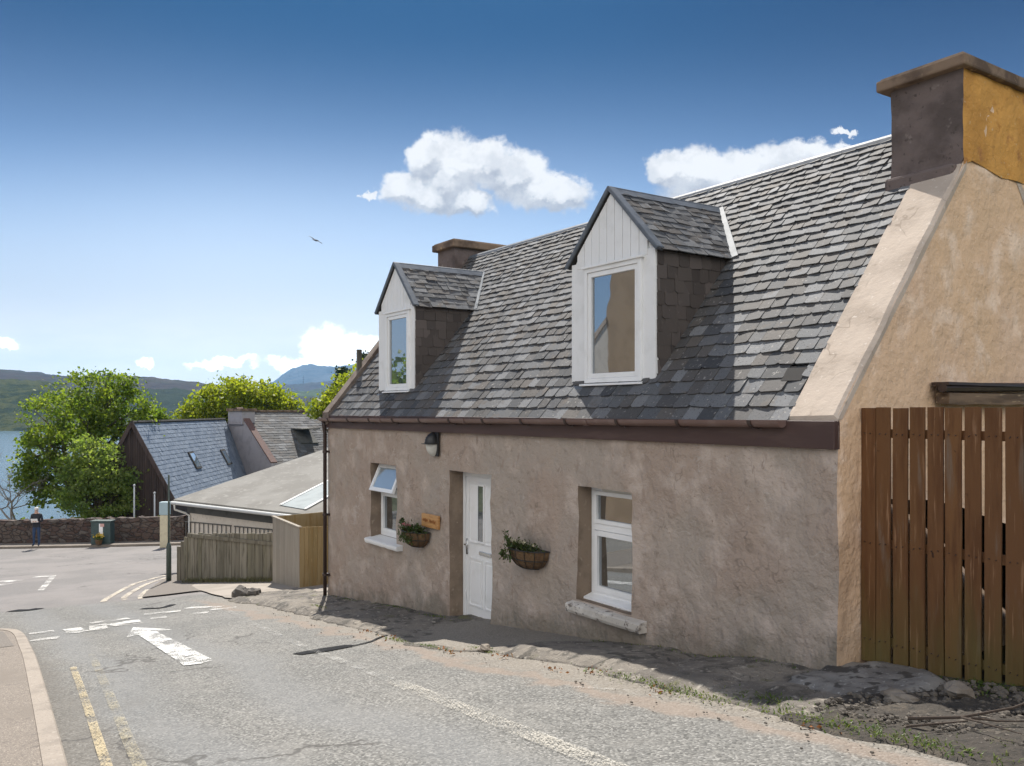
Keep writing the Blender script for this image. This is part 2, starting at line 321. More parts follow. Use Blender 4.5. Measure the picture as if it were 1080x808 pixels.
def leaf_mat(name, cols, trans=.5, tcol=None):
    m, t, bs, pos, out = newmat(name)
    cr = t.n('ShaderNodeValToRGB', ins={0: pos.outputs['Random Per Island']}); el = cr.color_ramp.elements
    while len(el) < len(cols): el.new(.5)
    for i, c in enumerate(cols): el[i].position = i/(len(cols)-1); el[i].color = (*c, 1)
    col = t.mix(t.ramp(t.noise(pos.outputs['Position'], .7, 3).outputs[0], .35, .65), cr.outputs[0], (.75, .85, .8), 'MULTIPLY')
    t.put(bs.inputs['Base Color'], col); bs.inputs['Roughness'].default_value = .5; bs.inputs['Specular IOR Level'].default_value = .35
    tl = t.n('ShaderNodeBsdfTranslucent', ins={'Color': t.mix(1., col, tcol or (1.6, 1.7, .7), 'MULTIPLY')})
    t.put(out.inputs[0], t.n('ShaderNodeMixShader', ins={0: trans, 1: bs.outputs[0], 2: tl.outputs[0]}).outputs[0])
    return m
M['leaf_syc'] = leaf_mat('sycamore_leaves', [(.075, .12, .024), (.145, .19, .032), (.25, .28, .05), (.10, .15, .028), (.20, .235, .042)], .58)
M['leaf_wil'] = leaf_mat('pale_green_leaves', [(.13, .175, .055), (.20, .25, .078), (.28, .31, .095)], .58)
M['leaf_yel'] = leaf_mat('yellow_green_leaves', [(.17, .195, .022), (.25, .265, .03), (.33, .33, .04), (.14, .17, .022)], .55)
M['leaf_dark'] = leaf_mat('conifer_needles', [(.02, .04, .018), (.03, .055, .022)], .15)
M['leaf_small'] = leaf_mat('planter_leaves', [(.045, .075, .025), (.075, .11, .035), (.10, .12, .05), (.06, .045, .02)], .35)
M['grass'] = leaf_mat('grass_blades', [(.07, .11, .02), (.11, .15, .03), (.16, .16, .05)], .4)
M['flower_white'] = pm('cream_petals', (.62, .58, .42), rough=.7)
M['flower_pink'] = pm('pink_petals', (.45, .16, .18), rough=.7)
M['flower_yel'] = pm('yellow_petals', (.55, .38, .03), rough=.7)
M['orange_leaf'] = pm('fallen_rust_leaves', (.28, .11, .03), [(9, (.36, .2, .07), .5, .65)], rough=.8)

def water_mat():
    m, t, bs, pos, out = newmat('sea_water')
    P = pos.outputs['Position']
    bs.inputs['Base Color'].default_value = (.05, .10, .13, 1); bs.inputs['Roughness'].default_value = .22
    b = t.n('ShaderNodeBump', ins={'Height': t.noise(P, .35, 5, .6).outputs[0], 'Strength': .5, 'Distance': .6})
    t.put(bs.inputs['Normal'], b.outputs[0])
    return m
M['water'] = water_mat()
def hill_mat(name, cols, sc, bumpd):
    m, t, bs, pos, out = newmat(name)
    P = t.vm('MULTIPLY', pos.outputs['Position'], (1, 1, 2.5))
    nf = t.noise(P, sc, 8, .65).outputs[0]
    cr = t.n('ShaderNodeValToRGB', ins={0: t.ramp(nf, .3, .7)}); el = cr.color_ramp.elements
    while len(el) < len(cols): el.new(.5)
    for i, c in enumerate(cols): el[i].position = i/(len(cols)-1); el[i].color = (*c, 1)
    t.put(bs.inputs['Base Color'], cr.outputs[0]); bs.inputs['Roughness'].default_value = 1.; bs.inputs['Specular IOR Level'].default_value = .1
    t.put(bs.inputs['Normal'], t.n('ShaderNodeBump', ins={'Height': t.noise(P, sc*4, 6, .65).outputs[0], 'Strength': .8, 'Distance': bumpd}).outputs[0])
    return m
M['wood_hill'] = hill_mat('wooded_hillside', [(.012, .022, .009), (.03, .046, .017), (.075, .085, .03), (.04, .05, .02)], .03, 14)
M['heather'] = hill_mat('heather_moor', [(.022, .018, .016), (.045, .032, .028), (.03, .032, .02), (.06, .045, .034)], .006, 14)
M['dark_wood'] = hill_mat('dark_conifer_wood', [(.012, .022, .016), (.025, .038, .022), (.018, .03, .02)], .02, 8)
M['fields'] = hill_mat('field_patchwork', [(.02, .032, .015), (.06, .085, .025), (.03, .04, .018), (.10, .12, .04)], .01, 8)
M['mountain'] = hill_mat('mountain_rock', [(.05, .055, .06), (.09, .09, .09), (.04, .045, .045), (.14, .135, .13)], .0011, 90)

# ------------------------------------------------------------------ mesh builder
def wloc(o):
    v = Vector((0, 0, 0))
    while o: v += o.location; o = o.parent
    return v
class MB:
    def __init__(s): s.v = []; s.f = []; s.mi = []
    def add(s, vs, fs, mi=0):
        b = len(s.v); s.v += [tuple(v) for v in vs]
        s.f += [tuple(b+i for i in f) for f in fs]; s.mi += [mi]*len(fs)
    def quad(s, a, b, c, d, mi=0): s.add((a, b, c, d), ((0, 1, 2, 3),), mi)
    def box(s, x0, x1, y0, y1, z0, z1, mi=0):
        s.add([(x, y, z) for x in (x0, x1) for y in (y0, y1) for z in (z0, z1)],
              [(0, 1, 3, 2), (4, 6, 7, 5), (0, 4, 5, 1), (2, 3, 7, 6), (0, 2, 6, 4), (1, 5, 7, 3)], mi)
    def obox(s, c, ax, ay, az, hx, hy, hz, mi=0):
        c = Vector(c); ax = Vector(ax)*hx; ay = Vector(ay)*hy; az = Vector(az)*hz
        s.add([c+a*ax+b*ay+d*az for a in (-1, 1) for b in (-1, 1) for d in (-1, 1)],
              [(0, 1, 3, 2), (4, 6, 7, 5), (0, 4, 5, 1), (2, 3, 7, 6), (0, 2, 6, 4), (1, 5, 7, 3)], mi)
    def prism(s, poly, ext, mi=0):
        n = len(poly); e = Vector(ext)
        vs = [Vector(p) for p in poly] + [Vector(p)+e for p in poly]
        fs = [tuple(range(n))[::-1], tuple(range(n, 2*n))] + [(i, (i+1) % n, n+(i+1) % n, n+i) for i in range(n)]
        s.add(vs, fs, mi)
    def tube(s, path, r, n=8, r2=None, mi=0, caps=True):
        path = [Vector(p) for p in path]; K = len(path)
        rs = [r + ((r2 if r2 is not None else r)-r)*i/max(1, K-1) for i in range(K)] if not isinstance(r, (list, tuple)) else r
        vs = []
        for i, p in enumerate(path):
            d = (path[min(i+1, K-1)]-path[max(i-1, 0)])
            if d.length < 1e-9: d = Vector((0, 0, 1))
            d.normalize()
            a = d.cross(Vector((0, 0, 1)))
            if a.length < .05: a = d.cross(Vector((1, 0, 0)))
            a.normalize(); b = d.cross(a)
            vs += [p + (a*math.cos(2*math.pi*k/n)+b*math.sin(2*math.pi*k/n))*rs[i] for k in range(n)]
        fs = [(i*n+k, i*n+(k+1) % n, (i+1)*n+(k+1) % n, (i+1)*n+k) for i in range(K-1) for k in range(n)]
        if caps: fs += [tuple(range(n))[::-1], tuple((K-1)*n+k for k in range(n))]
        s.add(vs, fs, mi)
    def grid(s, P, mi=0):               # P[i][j] points
        n, k = len(P), len(P[0])
        s.add([p for row in P for p in row], [(i*k+j, i*k+j+1, (i+1)*k+j+1, (i+1)*k+j) for i in range(n-1) for j in range(k-1)], mi)
    def ball(s, c, rx, ry, rz, nu=8, nv=6, jit=0., mi=0, seed=0):
        vs = []; c = Vector(c)
        for i in range(nv+1):
            th = math.pi*i/nv
            for k in range(nu):
                ph = 2*math.pi*k/nu
                d = Vector((math.sin(th)*math.cos(ph), math.sin(th)*math.sin(ph), math.cos(th)))
                q = 1 + (jit*nz(d.x*1.3+seed*7.1, d.y*1.3+seed*3.3, d.z*1.3) if jit else 0)
                vs.append(c+Vector((d.x*rx*q, d.y*ry*q, d.z*rz*q)))
        s.add(vs, [(i*nu+k, (i+1)*nu+k, (i+1)*nu+(k+1) % nu, i*nu+(k+1) % nu) for i in range(nv) for k in range(nu)], mi)
    def build(s, name, mats, parent=None, smooth=False, bevel=0., loc=None):
        if not isinstance(mats, (list, tuple)): mats = [mats]
        me = bpy.data.meshes.new(name)
        off = wloc(parent) if parent else (Vector(loc) if loc is not None else Vector((0, 0, 0)))
        vs = [(x-off.x, y-off.y, z-off.z) for x, y, z in s.v]
        me.from_pydata(vs, [], s.f)
        for m in mats: me.materials.append(m)
        if len(mats) > 1: me.polygons.foreach_set('material_index', s.mi)
        bm = bmesh.new(); bm.from_mesh(me)
        bmesh.ops.remove_doubles(bm, verts=bm.verts, dist=1e-5)
        bmesh.ops.recalc_face_normals(bm, faces=bm.faces)
        bm.to_mesh(me); bm.free()
        if smooth: me.polygons.foreach_set('use_smooth', [True]*len(me.polygons))
        o = bpy.data.objects.new(name, me); COL.objects.link(o)
        if parent: o.parent = parent
        else: o.location = off
        if bevel:
            md = o.modifiers.new('bevel', 'BEVEL'); md.width = bevel; md.segments = 2; md.limit_method = 'ANGLE'; md.angle_limit = R(50)
        return o
def thing(name, label, cat, loc, group=None):
    o = bpy.data.objects.new(name, None); COL.objects.link(o); o.location = loc; o.empty_display_size = .3
    return tag(o, label, cat, group)
def tag(o, label, cat, group=None):
    o['label'] = label; o['category'] = cat
    if group: o['group'] = group
    return o
def struct(o): o['kind'] = 'structure'; return o

# ------------------------------------------------------------------ terrain
def ground_z(p):
    r = SA*p[0]+CA*p[1]; f = -CA*p[0]+SA*p[1]
    z = g(p[0]) - .16
    edge = 41.5 + (3.5 if r > -16.5 else 0)
    if f > edge: z = -6.4 - .16 - (f-edge)*.34
    if p[1] > 11 and p[0] > -30 and f < edge: z -= 0
    return max(z, -26)
def axis(lo, hi, fine, n=10):
    a = list(np.arange(lo, hi+1e-6, fine)); d = fine; x = hi
    up = []
    while x < 1500: d *= 1.6; x += d; up.append(x)
    d = fine; x = lo; dn = []
    while x > -1500: d *= 1.6; x -= d; dn.append(x)
    return dn[::-1]+a+up
gx = axis(-80, 16, 1.5); gy = axis(-40, 60, 1.5)
mb = MB(); mb.grid([[(x, y, ground_z((x, y)) + .03*nz(x, y, 0, .4)) for y in gy] for x in gx])
struct(mb.build('ground', M['earth'], smooth=True))
mb = MB(); S = 12000
mb.quad((-S, -S, -20), (S, -S, -20), (S, S, -20), (-S, S, -20)); struct(mb.build('sea', M['water']))

def sheet(name, mat, inside, x0, x1, y0, y1, st, h, bumpy=0.):
    nx = int(round((x1-x0)/st)); ny = int(round((y1-y0)/st))
    mb = MB(); idx = {}
    def vid(i, j):
        if (i, j) not in idx:
            x = x0+i*st; y = y0+j*st
            mb.v.append((x, y, g(x)+h+bumpy*nz(x, y, 0, .9))); idx[(i, j)] = len(mb.v)-1
        return idx[(i, j)]
    for i in range(nx):
        for j in range(ny):
            if inside(x0+(i+.5)*st, y0+(j+.5)*st): mb.f.append((vid(i, j), vid(i+1, j), vid(i+1, j+1), vid(i, j+1)))
    mb.mi = [0]*len(mb.f)
    return struct(mb.build(name, mat, smooth=True))
def fr(x, y): return -CA*x+SA*y, SA*x+CA*y
def wall_f(r): return 40.6 - (r+22.)*.16          # the shore wall, in metres ahead
def road_in(x, y):
    f, r = fr(x, y)
    return f < wall_f(r)-1.3 and r < 3
sheet('road', M['road'], road_in, -52, 14, -16, 16, .4, 0.)
# far pavement with kerb, below the shore wall
mb = MB()
def fp(r, df, h): f = wall_f(r)-df; p = V(r, f); p.z = g(p.x)+h; return p
rs = [-34+.75*i for i in range(28)]
mb.grid([[fp(r, 1.45, -.1) for r in rs], [fp(r, 1.44, .10) for r in rs], [fp(r, 1.28, .115) for r in rs], [fp(r, -.3, .13) for r in rs]])
struct(mb.build('far_pavement', M['pave']))

# near pavement: corner outline on the left of the lane
kerb_pts = [(6, -.35), (2, .12), (-3, .52), (-6.56, .74), (-9.17, .89), (-11.97, 1.04), (-13.6, 1.10), (-14.6, 1.135), (-15.3, 1.13), (-15.85, 1.06), (-16.25, .86), (-16.5, .55), (-16.55, 0), (-16.6, -1.5), (-16.7, -5), (-16.9, -12)]
def smooth_path(pts, n=6):
    out = []
    P = [Vector((*p, 0)) for p in pts]
    for i in range(len(P)-1):
        p0, p1, p2, p3 = P[max(i-1, 0)], P[i], P[i+1], P[min(i+2, len(P)-1)]
        for k in range(n):
            t = k/n
            out.append(.5*((2*p1)+(p2-p0)*t+(2*p0-5*p1+4*p2-p3)*t*t+(3*p1-p0-3*p2+p3)*t**3))
    out.append(P[-1]); return out
kp = smooth_path(kerb_pts, 6)
def offset_path(path, d):
    out = []
    for i, p in enumerate(path):
        t = (path[min(i+1, len(path)-1)]-path[max(i-1, 0)]).normalized()
        out.append(p+Vector((-t.y, t.x, 0))*d)
    return out
def zz(p, h): return Vector((p.x, p.y, g(p.x)+h))
ki = offset_path(kp, .14)
if (ki[20]-Vector((-9, -2, 0))).length > (kp[20]-Vector((-9, -2, 0))).length: ki = offset_path(kp, -.14)
mb = MB()
mb.grid([[zz(p, -.12) for p in kp], [zz(p, .075) for p in kp], [zz(p*.9+q*.1, .092) for p, q in zip(kp, ki)], [zz(q, .096) for q in ki], [zz(q, .02) for q in ki]])
struct(mb.build('kerb', M['kerb'], smooth=False))
mb = MB()
inn = [zz(q, .088) for q in ki]
rows = []
for k, q in enumerate(ki):
    far = Vector((max(q.x, -16.4), -12.5, 0)) if q.y > -11 else q
    if k < 60: far = Vector((q.x, -12.5, 0))
    rows.append([zz(q.lerp(far, s), .088) for s in (0, .03, .06, .1, .16, .25, .4, .6, 1)])
mb.grid(rows); struct(mb.build('pavement', M['pave'], smooth=True))
sheet('pavement_patch', M['pave_dark'], lambda x, y: y < .90-.02*(x+14) and not (x < -15.6 and y > .6), -16.2, -13.4, -3, 1.1, .1, .093)

# footpath apron along the cottage
def edge_y(x):
    base = np.interp(x, [-17.5, -16.9, -15.5, -13.5, -11.4, -9.6, -8.9, -8.2, -7.6, -6.1, -5.6, -4.1, -2.8, 0, 4],
                        [5.0, 4.75, 4.9, 4.85, 4.72, 4.70, 4.55, 4.60, 4.85, 4.98, 4.86, 4.76, 4.64, 4.4, 4.0])
    return base + .07*nz(x, 3.1, 0, 2.3) + .05*nz(x, 8.1, 0, 6)
def apron_h(x, y):
    e = edge_y(x)
    w = min(1, max(0, (y-e)/.18))
    hgt = np.interp(x, [-18, -15, -12, -10.2, -9.0, -8.2, -7.7, -7.3, -5, -4.2, -3.7, -3.3], [.04, .08, .06, .02, -.005, .0, .04, .09, .075, .05, .04, -.03])
    slope = np.interp(x, [-12, -10, -8, -6.2, -5], [0, -.02, -.12, -.08, -.04])*max(0, (y-e))/1.2
    return .012 + hgt*w + slope*w + .018*nz(x, y, 0, 1.7)*w + .012*nz(x, y, 4, 5)*w + .009*nz(x, y, 9, 13)*w - .035*max(0, .07-abs(nz(x, y, 20, .9)))/.07*w
mb = MB()
xs = np.arange(-17.4, -3.28, .07); T = [0, .02, .05, .09, .14, .2, .27, .34, .41, .48, .55, .62, .7, .78, .88, 1]
P = []
for x in xs:
    e = edge_y(x)
    row = [(x, e-.02, g(x)-.06)]
    for t in T:
        y = e + (6.3-e)*t
        row.append((x, y, g(x)+apron_h(x, y)))
    P.append(row)
mb.grid(P); struct(mb.build('footpath', M['concrete'], smooth=True))
# dark verge in front of the slatted fence
mb = MB()
xs = np.arange(-3.75, 3, .08)
P = []
for x in xs:
    e = edge_y(x)-.1
    P.append([(x, e+(6.9-e)*t, g(x)*(.9 if x > -2 else 1) + .012 + min(1, t*5)*(.03+.05*nz(x, e+(6.9-e)*t, 2, 1.6)+.03*nz(x, t*2, 7, 7)) - .04*(t == 0)) for t in [0, .04, .1, .18, .26, .34, .42, .5, .58, .66, .75, .85, 1]])
mb.grid(P); struct(mb.build('verge', M['soil'], smooth=True))
mb = MB(); P = []
for i in range(26):
    x = -4.3+1.15*i/25
    row = []
    for j in range(22):
        y = 5.15+1.2*j/21 + .05*nz(x, j, 0, 1)
        c = max(0, 1-((x+3.93)/.72)**2-((y-5.85)/.62)**2)
        row.append((x, y, g(x)-.06 + .13*min(1, c*2.2)+.03*nz(x, y, 1, 2.6)+.022*nz(x, y, 4, 9)))
    P.append(row)
mb.grid(P); struct(mb.build('concrete_pad', M['pad'], smooth=True))
mb = MB(); P = []
for i in range(20):
    x = -4.2+4.4*i/19
    P.append([(x, 6.5+.35*j, max(g(x)-.02, -.72-.62*max(0, y_-6.7)+.10*nz(x, y_, 0, 1.5)-.10*(x+4.2))) for j in range(12) for y_ in (6.5+.35*j,)])
mb.grid(P); struct(mb.build('earth_bank', M['soil'], smooth=True))
# concrete strip lit by the sun in front of the apron slab, and driveway by the grey fence
def flat_poly(name, pts, mat, h):
    c = [Vector((*p, 0)) for p in pts]
    mb = MB(); cen = sum(c, Vector())/len(c)
    ring = []
    for i in range(len(c)):
        for k in range(5): ring.append(c[i].lerp(c[(i+1) % len(c)], k/5))
    rows = [[zz(cen.lerp(p + Vector((nz(p.x, p.y, 1, 2), nz(p.x, p.y, 5, 2), 0))*.06, s), h) for p in ring+[ring[0]]] for s in (.02, .25, .5, .75, 1)]
    mb.grid(rows); return struct(mb.build(name, mat, smooth=True))
flat_poly('driveway', [(-23.2, 5.75), (-21.0, 7.4), (-17.4, 7.4), (-15.6, 5.9), (-16.3, 4.95), (-17.6, 4.9), (-19.8, 5.0), (-21.5, 5.1)], M['drive'], .03)
flat_poly('corner_pavement', [(-20.0, 3.75), (-20.0, 5.0), (-21.5, 5.15), (-23.2, 5.8), (-25.8, 6.3), (-26.0, 5.75), (-24.2, 5.0), (-21.6, 4.2)], M['pave_dark'], .035)
# ---- markings
def flat_strip(mb, pts, w, h=.012, n=8):
    pth = smooth_path(pts, n); a = offset_path(pth, w/2); b = offset_path(pth, -w/2)
    mb.grid([[zz(p, h) for p in a], [zz(p, h) for p in b]])
def flat_face(mb, pts, h=.012):
    mb.add([zz(Vector((*p, 0)), h) for p in pts], [tuple(range(len(pts)))])
mb = MB()
flat_face(mb, [(-13.42, 2.47), (-13.46, 2.74), (-10.0, 2.64), (-9.86, 2.47), (-9.93, 2.30), (-10.4, 2.33)])
flat_face(mb, [(-13.30, 2.30), (-13.42, 2.47), (-13.46, 2.74), (-13.50, 2.96), (-14.5, 2.60)])
struct(mb.build('road_arrow', M['paint']))
mb = MB()
for a, b in (((-15.5, 1.25), (-15.5, 1.60)), ((-15.55, 1.85), (-15.1, 1.86)), ((-16.0, 2.2), (-16.05, 2.8)), ((-16.35, 3.1), (-16.2, 3.7)), ((-16.6, 3.9), (-16.0, 4.35)), ((-14.55, 1.2), (-14.45, 1.55)),
             ((-15.05, 1.8), (-14.8, 1.95)), ((-14.8, 2.15), (-15.6, 2.25)), ((-15.5, 2.45), (-15.0, 2.55)), ((-14.95, 2.7), (-15.6, 2.75)), ((-15.5, 3.05), (-15.45, 3.3)), ((-15.4, 3.7), (-15.3, 3.95)), ((-15.7, 4.1), (-15.55, 4.5))):
    flat_strip(mb, [a, b], .26, n=2)
struct(mb.build('give_way_dashes', M['paint_half']))
mb = MB(); flat_strip(mb, [(-7.1, 3.49), (-5.4, 3.37), (-3.8, 3.25), (-2.0, 3.1), (2, 2.7)], .16)
struct(mb.build('road_edge_line', M['paint_line']))
mb = MB(); flat_strip(mb, [(-16, 4.35), (-13, 4.0), (-10, 3.7), (-7.2, 3.5)], .1)
flat_strip(mb, [(-5.7, 4.35), (-5.05, 4.62)], .05, n=3); flat_strip(mb, [(-9.8, 4.35), (-9.3, 4.42)], .12, n=3)
struct(mb.build('faded_edge_line', M['paint_worn']))
mb = MB(); flat_strip(mb, [(2, .5), (-3, .70), (-6.3, .96), (-8.87, 1.17), (-11.1, 1.34)], .07)
struct(mb.build('yellow_line', M['yellow']))
mb = MB(); flat_strip(mb, [(2, .72), (-3, .90), (-6.1, 1.13), (-8.2, 1.32), (-12, 1.66)], .085)
struct(mb.build('faint_yellow_line', M['yellow_faint']))
mb = MB(); flat_strip(mb, [(-20.2, 3.02), (-20.9, 3.2), (-22.6, 3.75), (-24.6, 4.5), (-26.3, 5.6)], .13); flat_strip(mb, [(-20.0, 3.42), (-20.8, 3.55), (-22.4, 4.05), (-24.2, 4.75), (-26.0, 5.75)], .13)
flat_strip(mb, [(-19.9, 3.72), (-20.6, 3.84), (-22.2, 4.3)], .10)
struct(mb.build('junction_lines', M['cream_line']))
mb = MB()
flat_strip(mb, [(-30.6, 3.15), (-25.4, 2.3)], .16, n=6); flat_strip(mb, [(-30.2, 1.55), (-29.7, 2.1)], .5, n=4); flat_strip(mb, [(-30.6, 2.6), (-30.4, 3.05)], .4, n=4)
flat_face(mb, [(-29.2, 1.2), (-29.0, 1.95), (-28.0, 1.2)])
struct(mb.build('main_road_marks', M['paint_half']))
mb = MB()
for a, b in (((-34.5, 6.5), (-35.6, 8.3)), ((-33.2, 5.2), (-33.9, 6.0))): flat_strip(mb, [a, b], .3, n=4)
struct(mb.build('far_road_marks', M['paint_worn']))
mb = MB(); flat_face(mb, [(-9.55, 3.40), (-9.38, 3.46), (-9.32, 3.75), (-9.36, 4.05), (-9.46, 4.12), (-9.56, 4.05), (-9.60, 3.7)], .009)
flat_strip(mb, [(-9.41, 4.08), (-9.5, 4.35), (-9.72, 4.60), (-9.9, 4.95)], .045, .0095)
struct(mb.build('painted_shadow_patch', M['shadow_pothole_tone']))  # cast shadow on the road, painted as a dark flat sheet
mb = MB(); flat_strip(mb, [(-20.6, 1.35), (-20.3, 1.6), (-20.4, 1.85)], .3, .01); flat_strip(mb, [(-17.6, 3.3), (-17.3, 3.6), (-17.7, 3.9)], .14, .01)
struct(mb.build('pothole', M['shadow_pothole_tone']))

# ------------------------------------------------------------------ cottage
XA, XB, YF, YB = -14.93, -4.23, 6.0, 10.8          # far gable, near gable, front, back
YE, ZE, YR, ZR = 5.95, -.167, 8.40, 2.848             # eaves and ridge line of the slates
SL = (ZR-ZE)/(YR-YE)
def roofz(y): return ZE + SL*(y-YE) if y <= YR else ZR - SL*(y-YR)
cot = thing('cottage', 'low taupe rendered cottage with slate roof, two white dormers and two chimneys', 'house', (-9.5, 8, -3.2))
OPEN = [(-13.08, -12.13, -2.10, -.86), (-10.47, -9.38, -3.6, -.84), (-7.58, -6.66, -2.12, -.85)]
def wall_front():
    xs = set(np.round(np.arange(XA, XB+.001, .107), 3)); zs = set(np.round(np.arange(-3.9, -.1, .1), 3))
    xs = {x for x in xs if all(abs(x-o[0]) > .04 and abs(x-o[1]) > .04 for o in OPEN)} | {o[i] for o in OPEN for i in (0, 1)} | {XB, XA}
    zs = {z for z in zs if all(abs(z-o[2]) > .035 and abs(z-o[3]) > .035 for o in OPEN)} | {o[i] for o in OPEN for i in (2, 3)} | {-.12}
    xs = sorted(xs); zs = sorted(zs)
    mb = MB(); idx = {}
    def pt(x, z):
        k = min(1, (XB-x)/.3, (x-XA)/.3)
        jx = .012*nz(x, 0, z, 2.5)*k
        cw = max(0, 1-(XB-x)/.45)**2
        jx += .045*nz(3, 0, z, 1.3)*cw
        y = YF + (.030*nz(x, 1, z, 1.1)+.014*nz(x, 5, z, 3.6)+.007*nz(x, 9, z, 8))*k
        y -= .05*max(0, min(1, (-2.2+.1*(x+4)-z)/.6)) * .5
        y += .04*nz(7, 0, z, 1.4)*cw
        return (x+jx, y, z+.01*nz(x, 9, z, 2.5)*k)
    def vid(i, j):
        if (i, j) not in idx: mb.v.append(pt(xs[i], zs[j])); idx[(i, j)] = len(mb.v)-1
        return idx[(i, j)]
    for i in range(len(xs)-1):
        for j in range(len(zs)-1):
            cx, cz = (xs[i]+xs[i+1])/2, (zs[j]+zs[j+1])/2
            if any(o[0] < cx < o[1] and o[2] < cz < o[3] for o in OPEN): continue
            mb.f.append((vid(i, j), vid(i+1, j), vid(i+1, j+1), vid(i, j+1))); mb.mi.append(0)
    for o in OPEN:
        for xe in (o[0], o[1]):
            i = xs.index(xe); js = [j for j, z in enumerate(zs) if o[2]-1e-6 <= z <= o[3]+1e-6]
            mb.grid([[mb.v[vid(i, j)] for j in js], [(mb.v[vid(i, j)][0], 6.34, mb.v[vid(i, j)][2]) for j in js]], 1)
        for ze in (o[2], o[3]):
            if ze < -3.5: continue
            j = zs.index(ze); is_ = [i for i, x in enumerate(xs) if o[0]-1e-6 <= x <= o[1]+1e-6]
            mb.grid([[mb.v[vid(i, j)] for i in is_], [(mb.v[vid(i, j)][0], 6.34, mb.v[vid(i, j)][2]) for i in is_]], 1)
    return mb
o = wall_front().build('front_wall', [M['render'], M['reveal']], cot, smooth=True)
md = o.modifiers.new('es', 'EDGE_SPLIT'); md.split_angle = R(50)
mb = MB()       # back wall and interior blackout behind the openings
mb.quad((XA, YB, -4.2), (XB, YB, -4.2), (XB, YB, -.1), (XA, YB, -.1)); mb.build('back_wall', M['render'], cot)
# gables
def gable_mb(x, top_extra):
    mb = MB(); P = []
    for i in range(41):
        y = YF+(YB-YF)*i/40
        zt = roofz(y)+top_extra
        if top_extra > .06 and 7.9 < y < 9.95: zt = max(zt, 2.38)
        row = []
        for j in range(37):
            z = -4.2+(zt+4.2)*j/36
            k = min(1, (y-YF)/.3)
            cw = max(0, 1-(y-YF)/.45)**2*(1 if top_extra > .06 and z < -.3 else 0)
            row.append((x+.045*nz(3, 0, z, 1.3)*cw+(.02*nz(1, y, z, 1.1)+.008*nz(5, y, z, 4))*k*(1 if zt-z > .05 else 0)*max(0, min(1, (2.1-z)/.4)), y+.04*nz(7, 0, z, 1.4)*cw, z))
        P.append(row)
    mb.grid(P); return mb
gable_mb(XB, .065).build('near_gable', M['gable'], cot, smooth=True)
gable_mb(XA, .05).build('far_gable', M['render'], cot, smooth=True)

# slates -----------------------------------------------------------
def slates(mb, O, U, W, N, ulen, vlen, g0, g1, w0, w1, keep=None, rnd=random, thick=.016, lift=.030, v0=-.035):
    O, U, W, N = Vector(O), Vector(U), Vector(W), Vector(N)
    v = v0
    while v < vlen-.03:
        q = max(0, v/vlen); gz = g0+(g1-g0)*q; wm = w0+(w1-w0)*q
        u = -rnd.random()*wm
        while u < ulen:
            w = wm*rnd.uniform(.72, 1.3)
            a, b = max(u, 0)+.003, min(u+w, ulen)-.003
            if b-a > .03:
                c = O+U*((a+b)/2)+W*(v+gz*.5)
                if keep is None or keep(c):
                    ln = min(gz*1.9, vlen-v+.05)
                    j0, j1 = rnd.uniform(-.009, .009), rnd.uniform(-.009, .009)
                    l = lift+rnd.uniform(-.003, .006); ch = rnd.uniform(.08, .22)*min(gz, b-a)
                    p = [(a, v+j0+ch*.6), (a+ch, v+j0), (b-ch*.6, v+j1), (b, v+j1+ch*.5), (b, v+ln), (a, v+ln)]
                    rl = rnd.uniform(-.006, .006); hs = [l-rl, l-rl, l+rl, l+rl, .002, .002]
                    top = [O+U*x+W*y+N*(h+thick) for (x, y), h in zip(p, hs)]
                    bot = [O+U*x+W*y+N*h for (x, y), h in zip(p, hs)]
                    mb.add(top+bot, [(0, 1, 2, 3, 4, 5), (7, 6, 0+0, 5+0, 11, 8)[:0] or (11, 10, 9, 8, 7, 6)] + [(i, i+6, (i+1) % 6+6, (i+1) % 6) for i in range(6)])
            u += w
        v += gz
SLn = math.hypot(ZR-ZE, YR-YE)
W_ = Vector((0, YR-YE, ZR-ZE))/SLn; N_ = Vector((0, -W_.z, W_.y))
hole = Vector((-4.88, 6.325, .295))
rr = random.Random(3)
mb = MB()
slates(mb, (XA+.17, YE, ZE), (1, 0, 0), W_, N_, (XB-.455)-(XA+.17), SLn, .175, .092, .215, .14, keep=lambda c: (c-hole).length > .105, rnd=rr, v0=.05)
roof = mb.build('slate_roof', M['slate'], cot)
mb = MB(); mb.obox(hole+N_*.038, (1, 0, 0), W_, N_,   .105, .075, .004); mb.build('slipped_slate_gap', M['roofdeck'], roof)
mb = MB()
mb.quad((XA, YE, ZE-.012), (XB-.02, YE, ZE-.012), (XB-.02, YR, ZR-.012), (XA, YR, ZR-.012))
mb.build('roof_deck', M['roofdeck'], cot)
mb = MB(); rr = random.Random(5)
slates(mb, (XB-.2, 2*YR-YE, ZE), (-1, 0, 0), (0, -W_.y, W_.z), (0, W_.z, W_.y), (XB-XA)-.4, SLn, .22, .14, .34, .26, rnd=rr)
mb.quad((XA, 2*YR-YE, ZE-.012), (XB-.02, 2*YR-YE, ZE-.012), (XB-.02, YR, ZR-.012), (XA, YR, ZR-.012))
mb.build('rear_slate_roof', M['slate'], cot)
# ridge
mb = MB()
for i in range(9):
    xa = XA+.17+i*(XB-.5-XA-.17)/9; xb = XA+.17+(i+1)*(XB-.5-XA-.17)/9-.004
    s = W_*.13
    mb.prism([(xa, YR-s.y, ZR-s.z+.034), (xa, YR-.03, ZR+.045), (xa, YR, ZR+.075), (xa, YR+.03, ZR+.045), (xa, YR+s.y, ZR-s.z+.034), (xa, YR, ZR+.01)], (xb-xa, 0, 0))
mb.build('ridge_capping', M['lead'], cot)
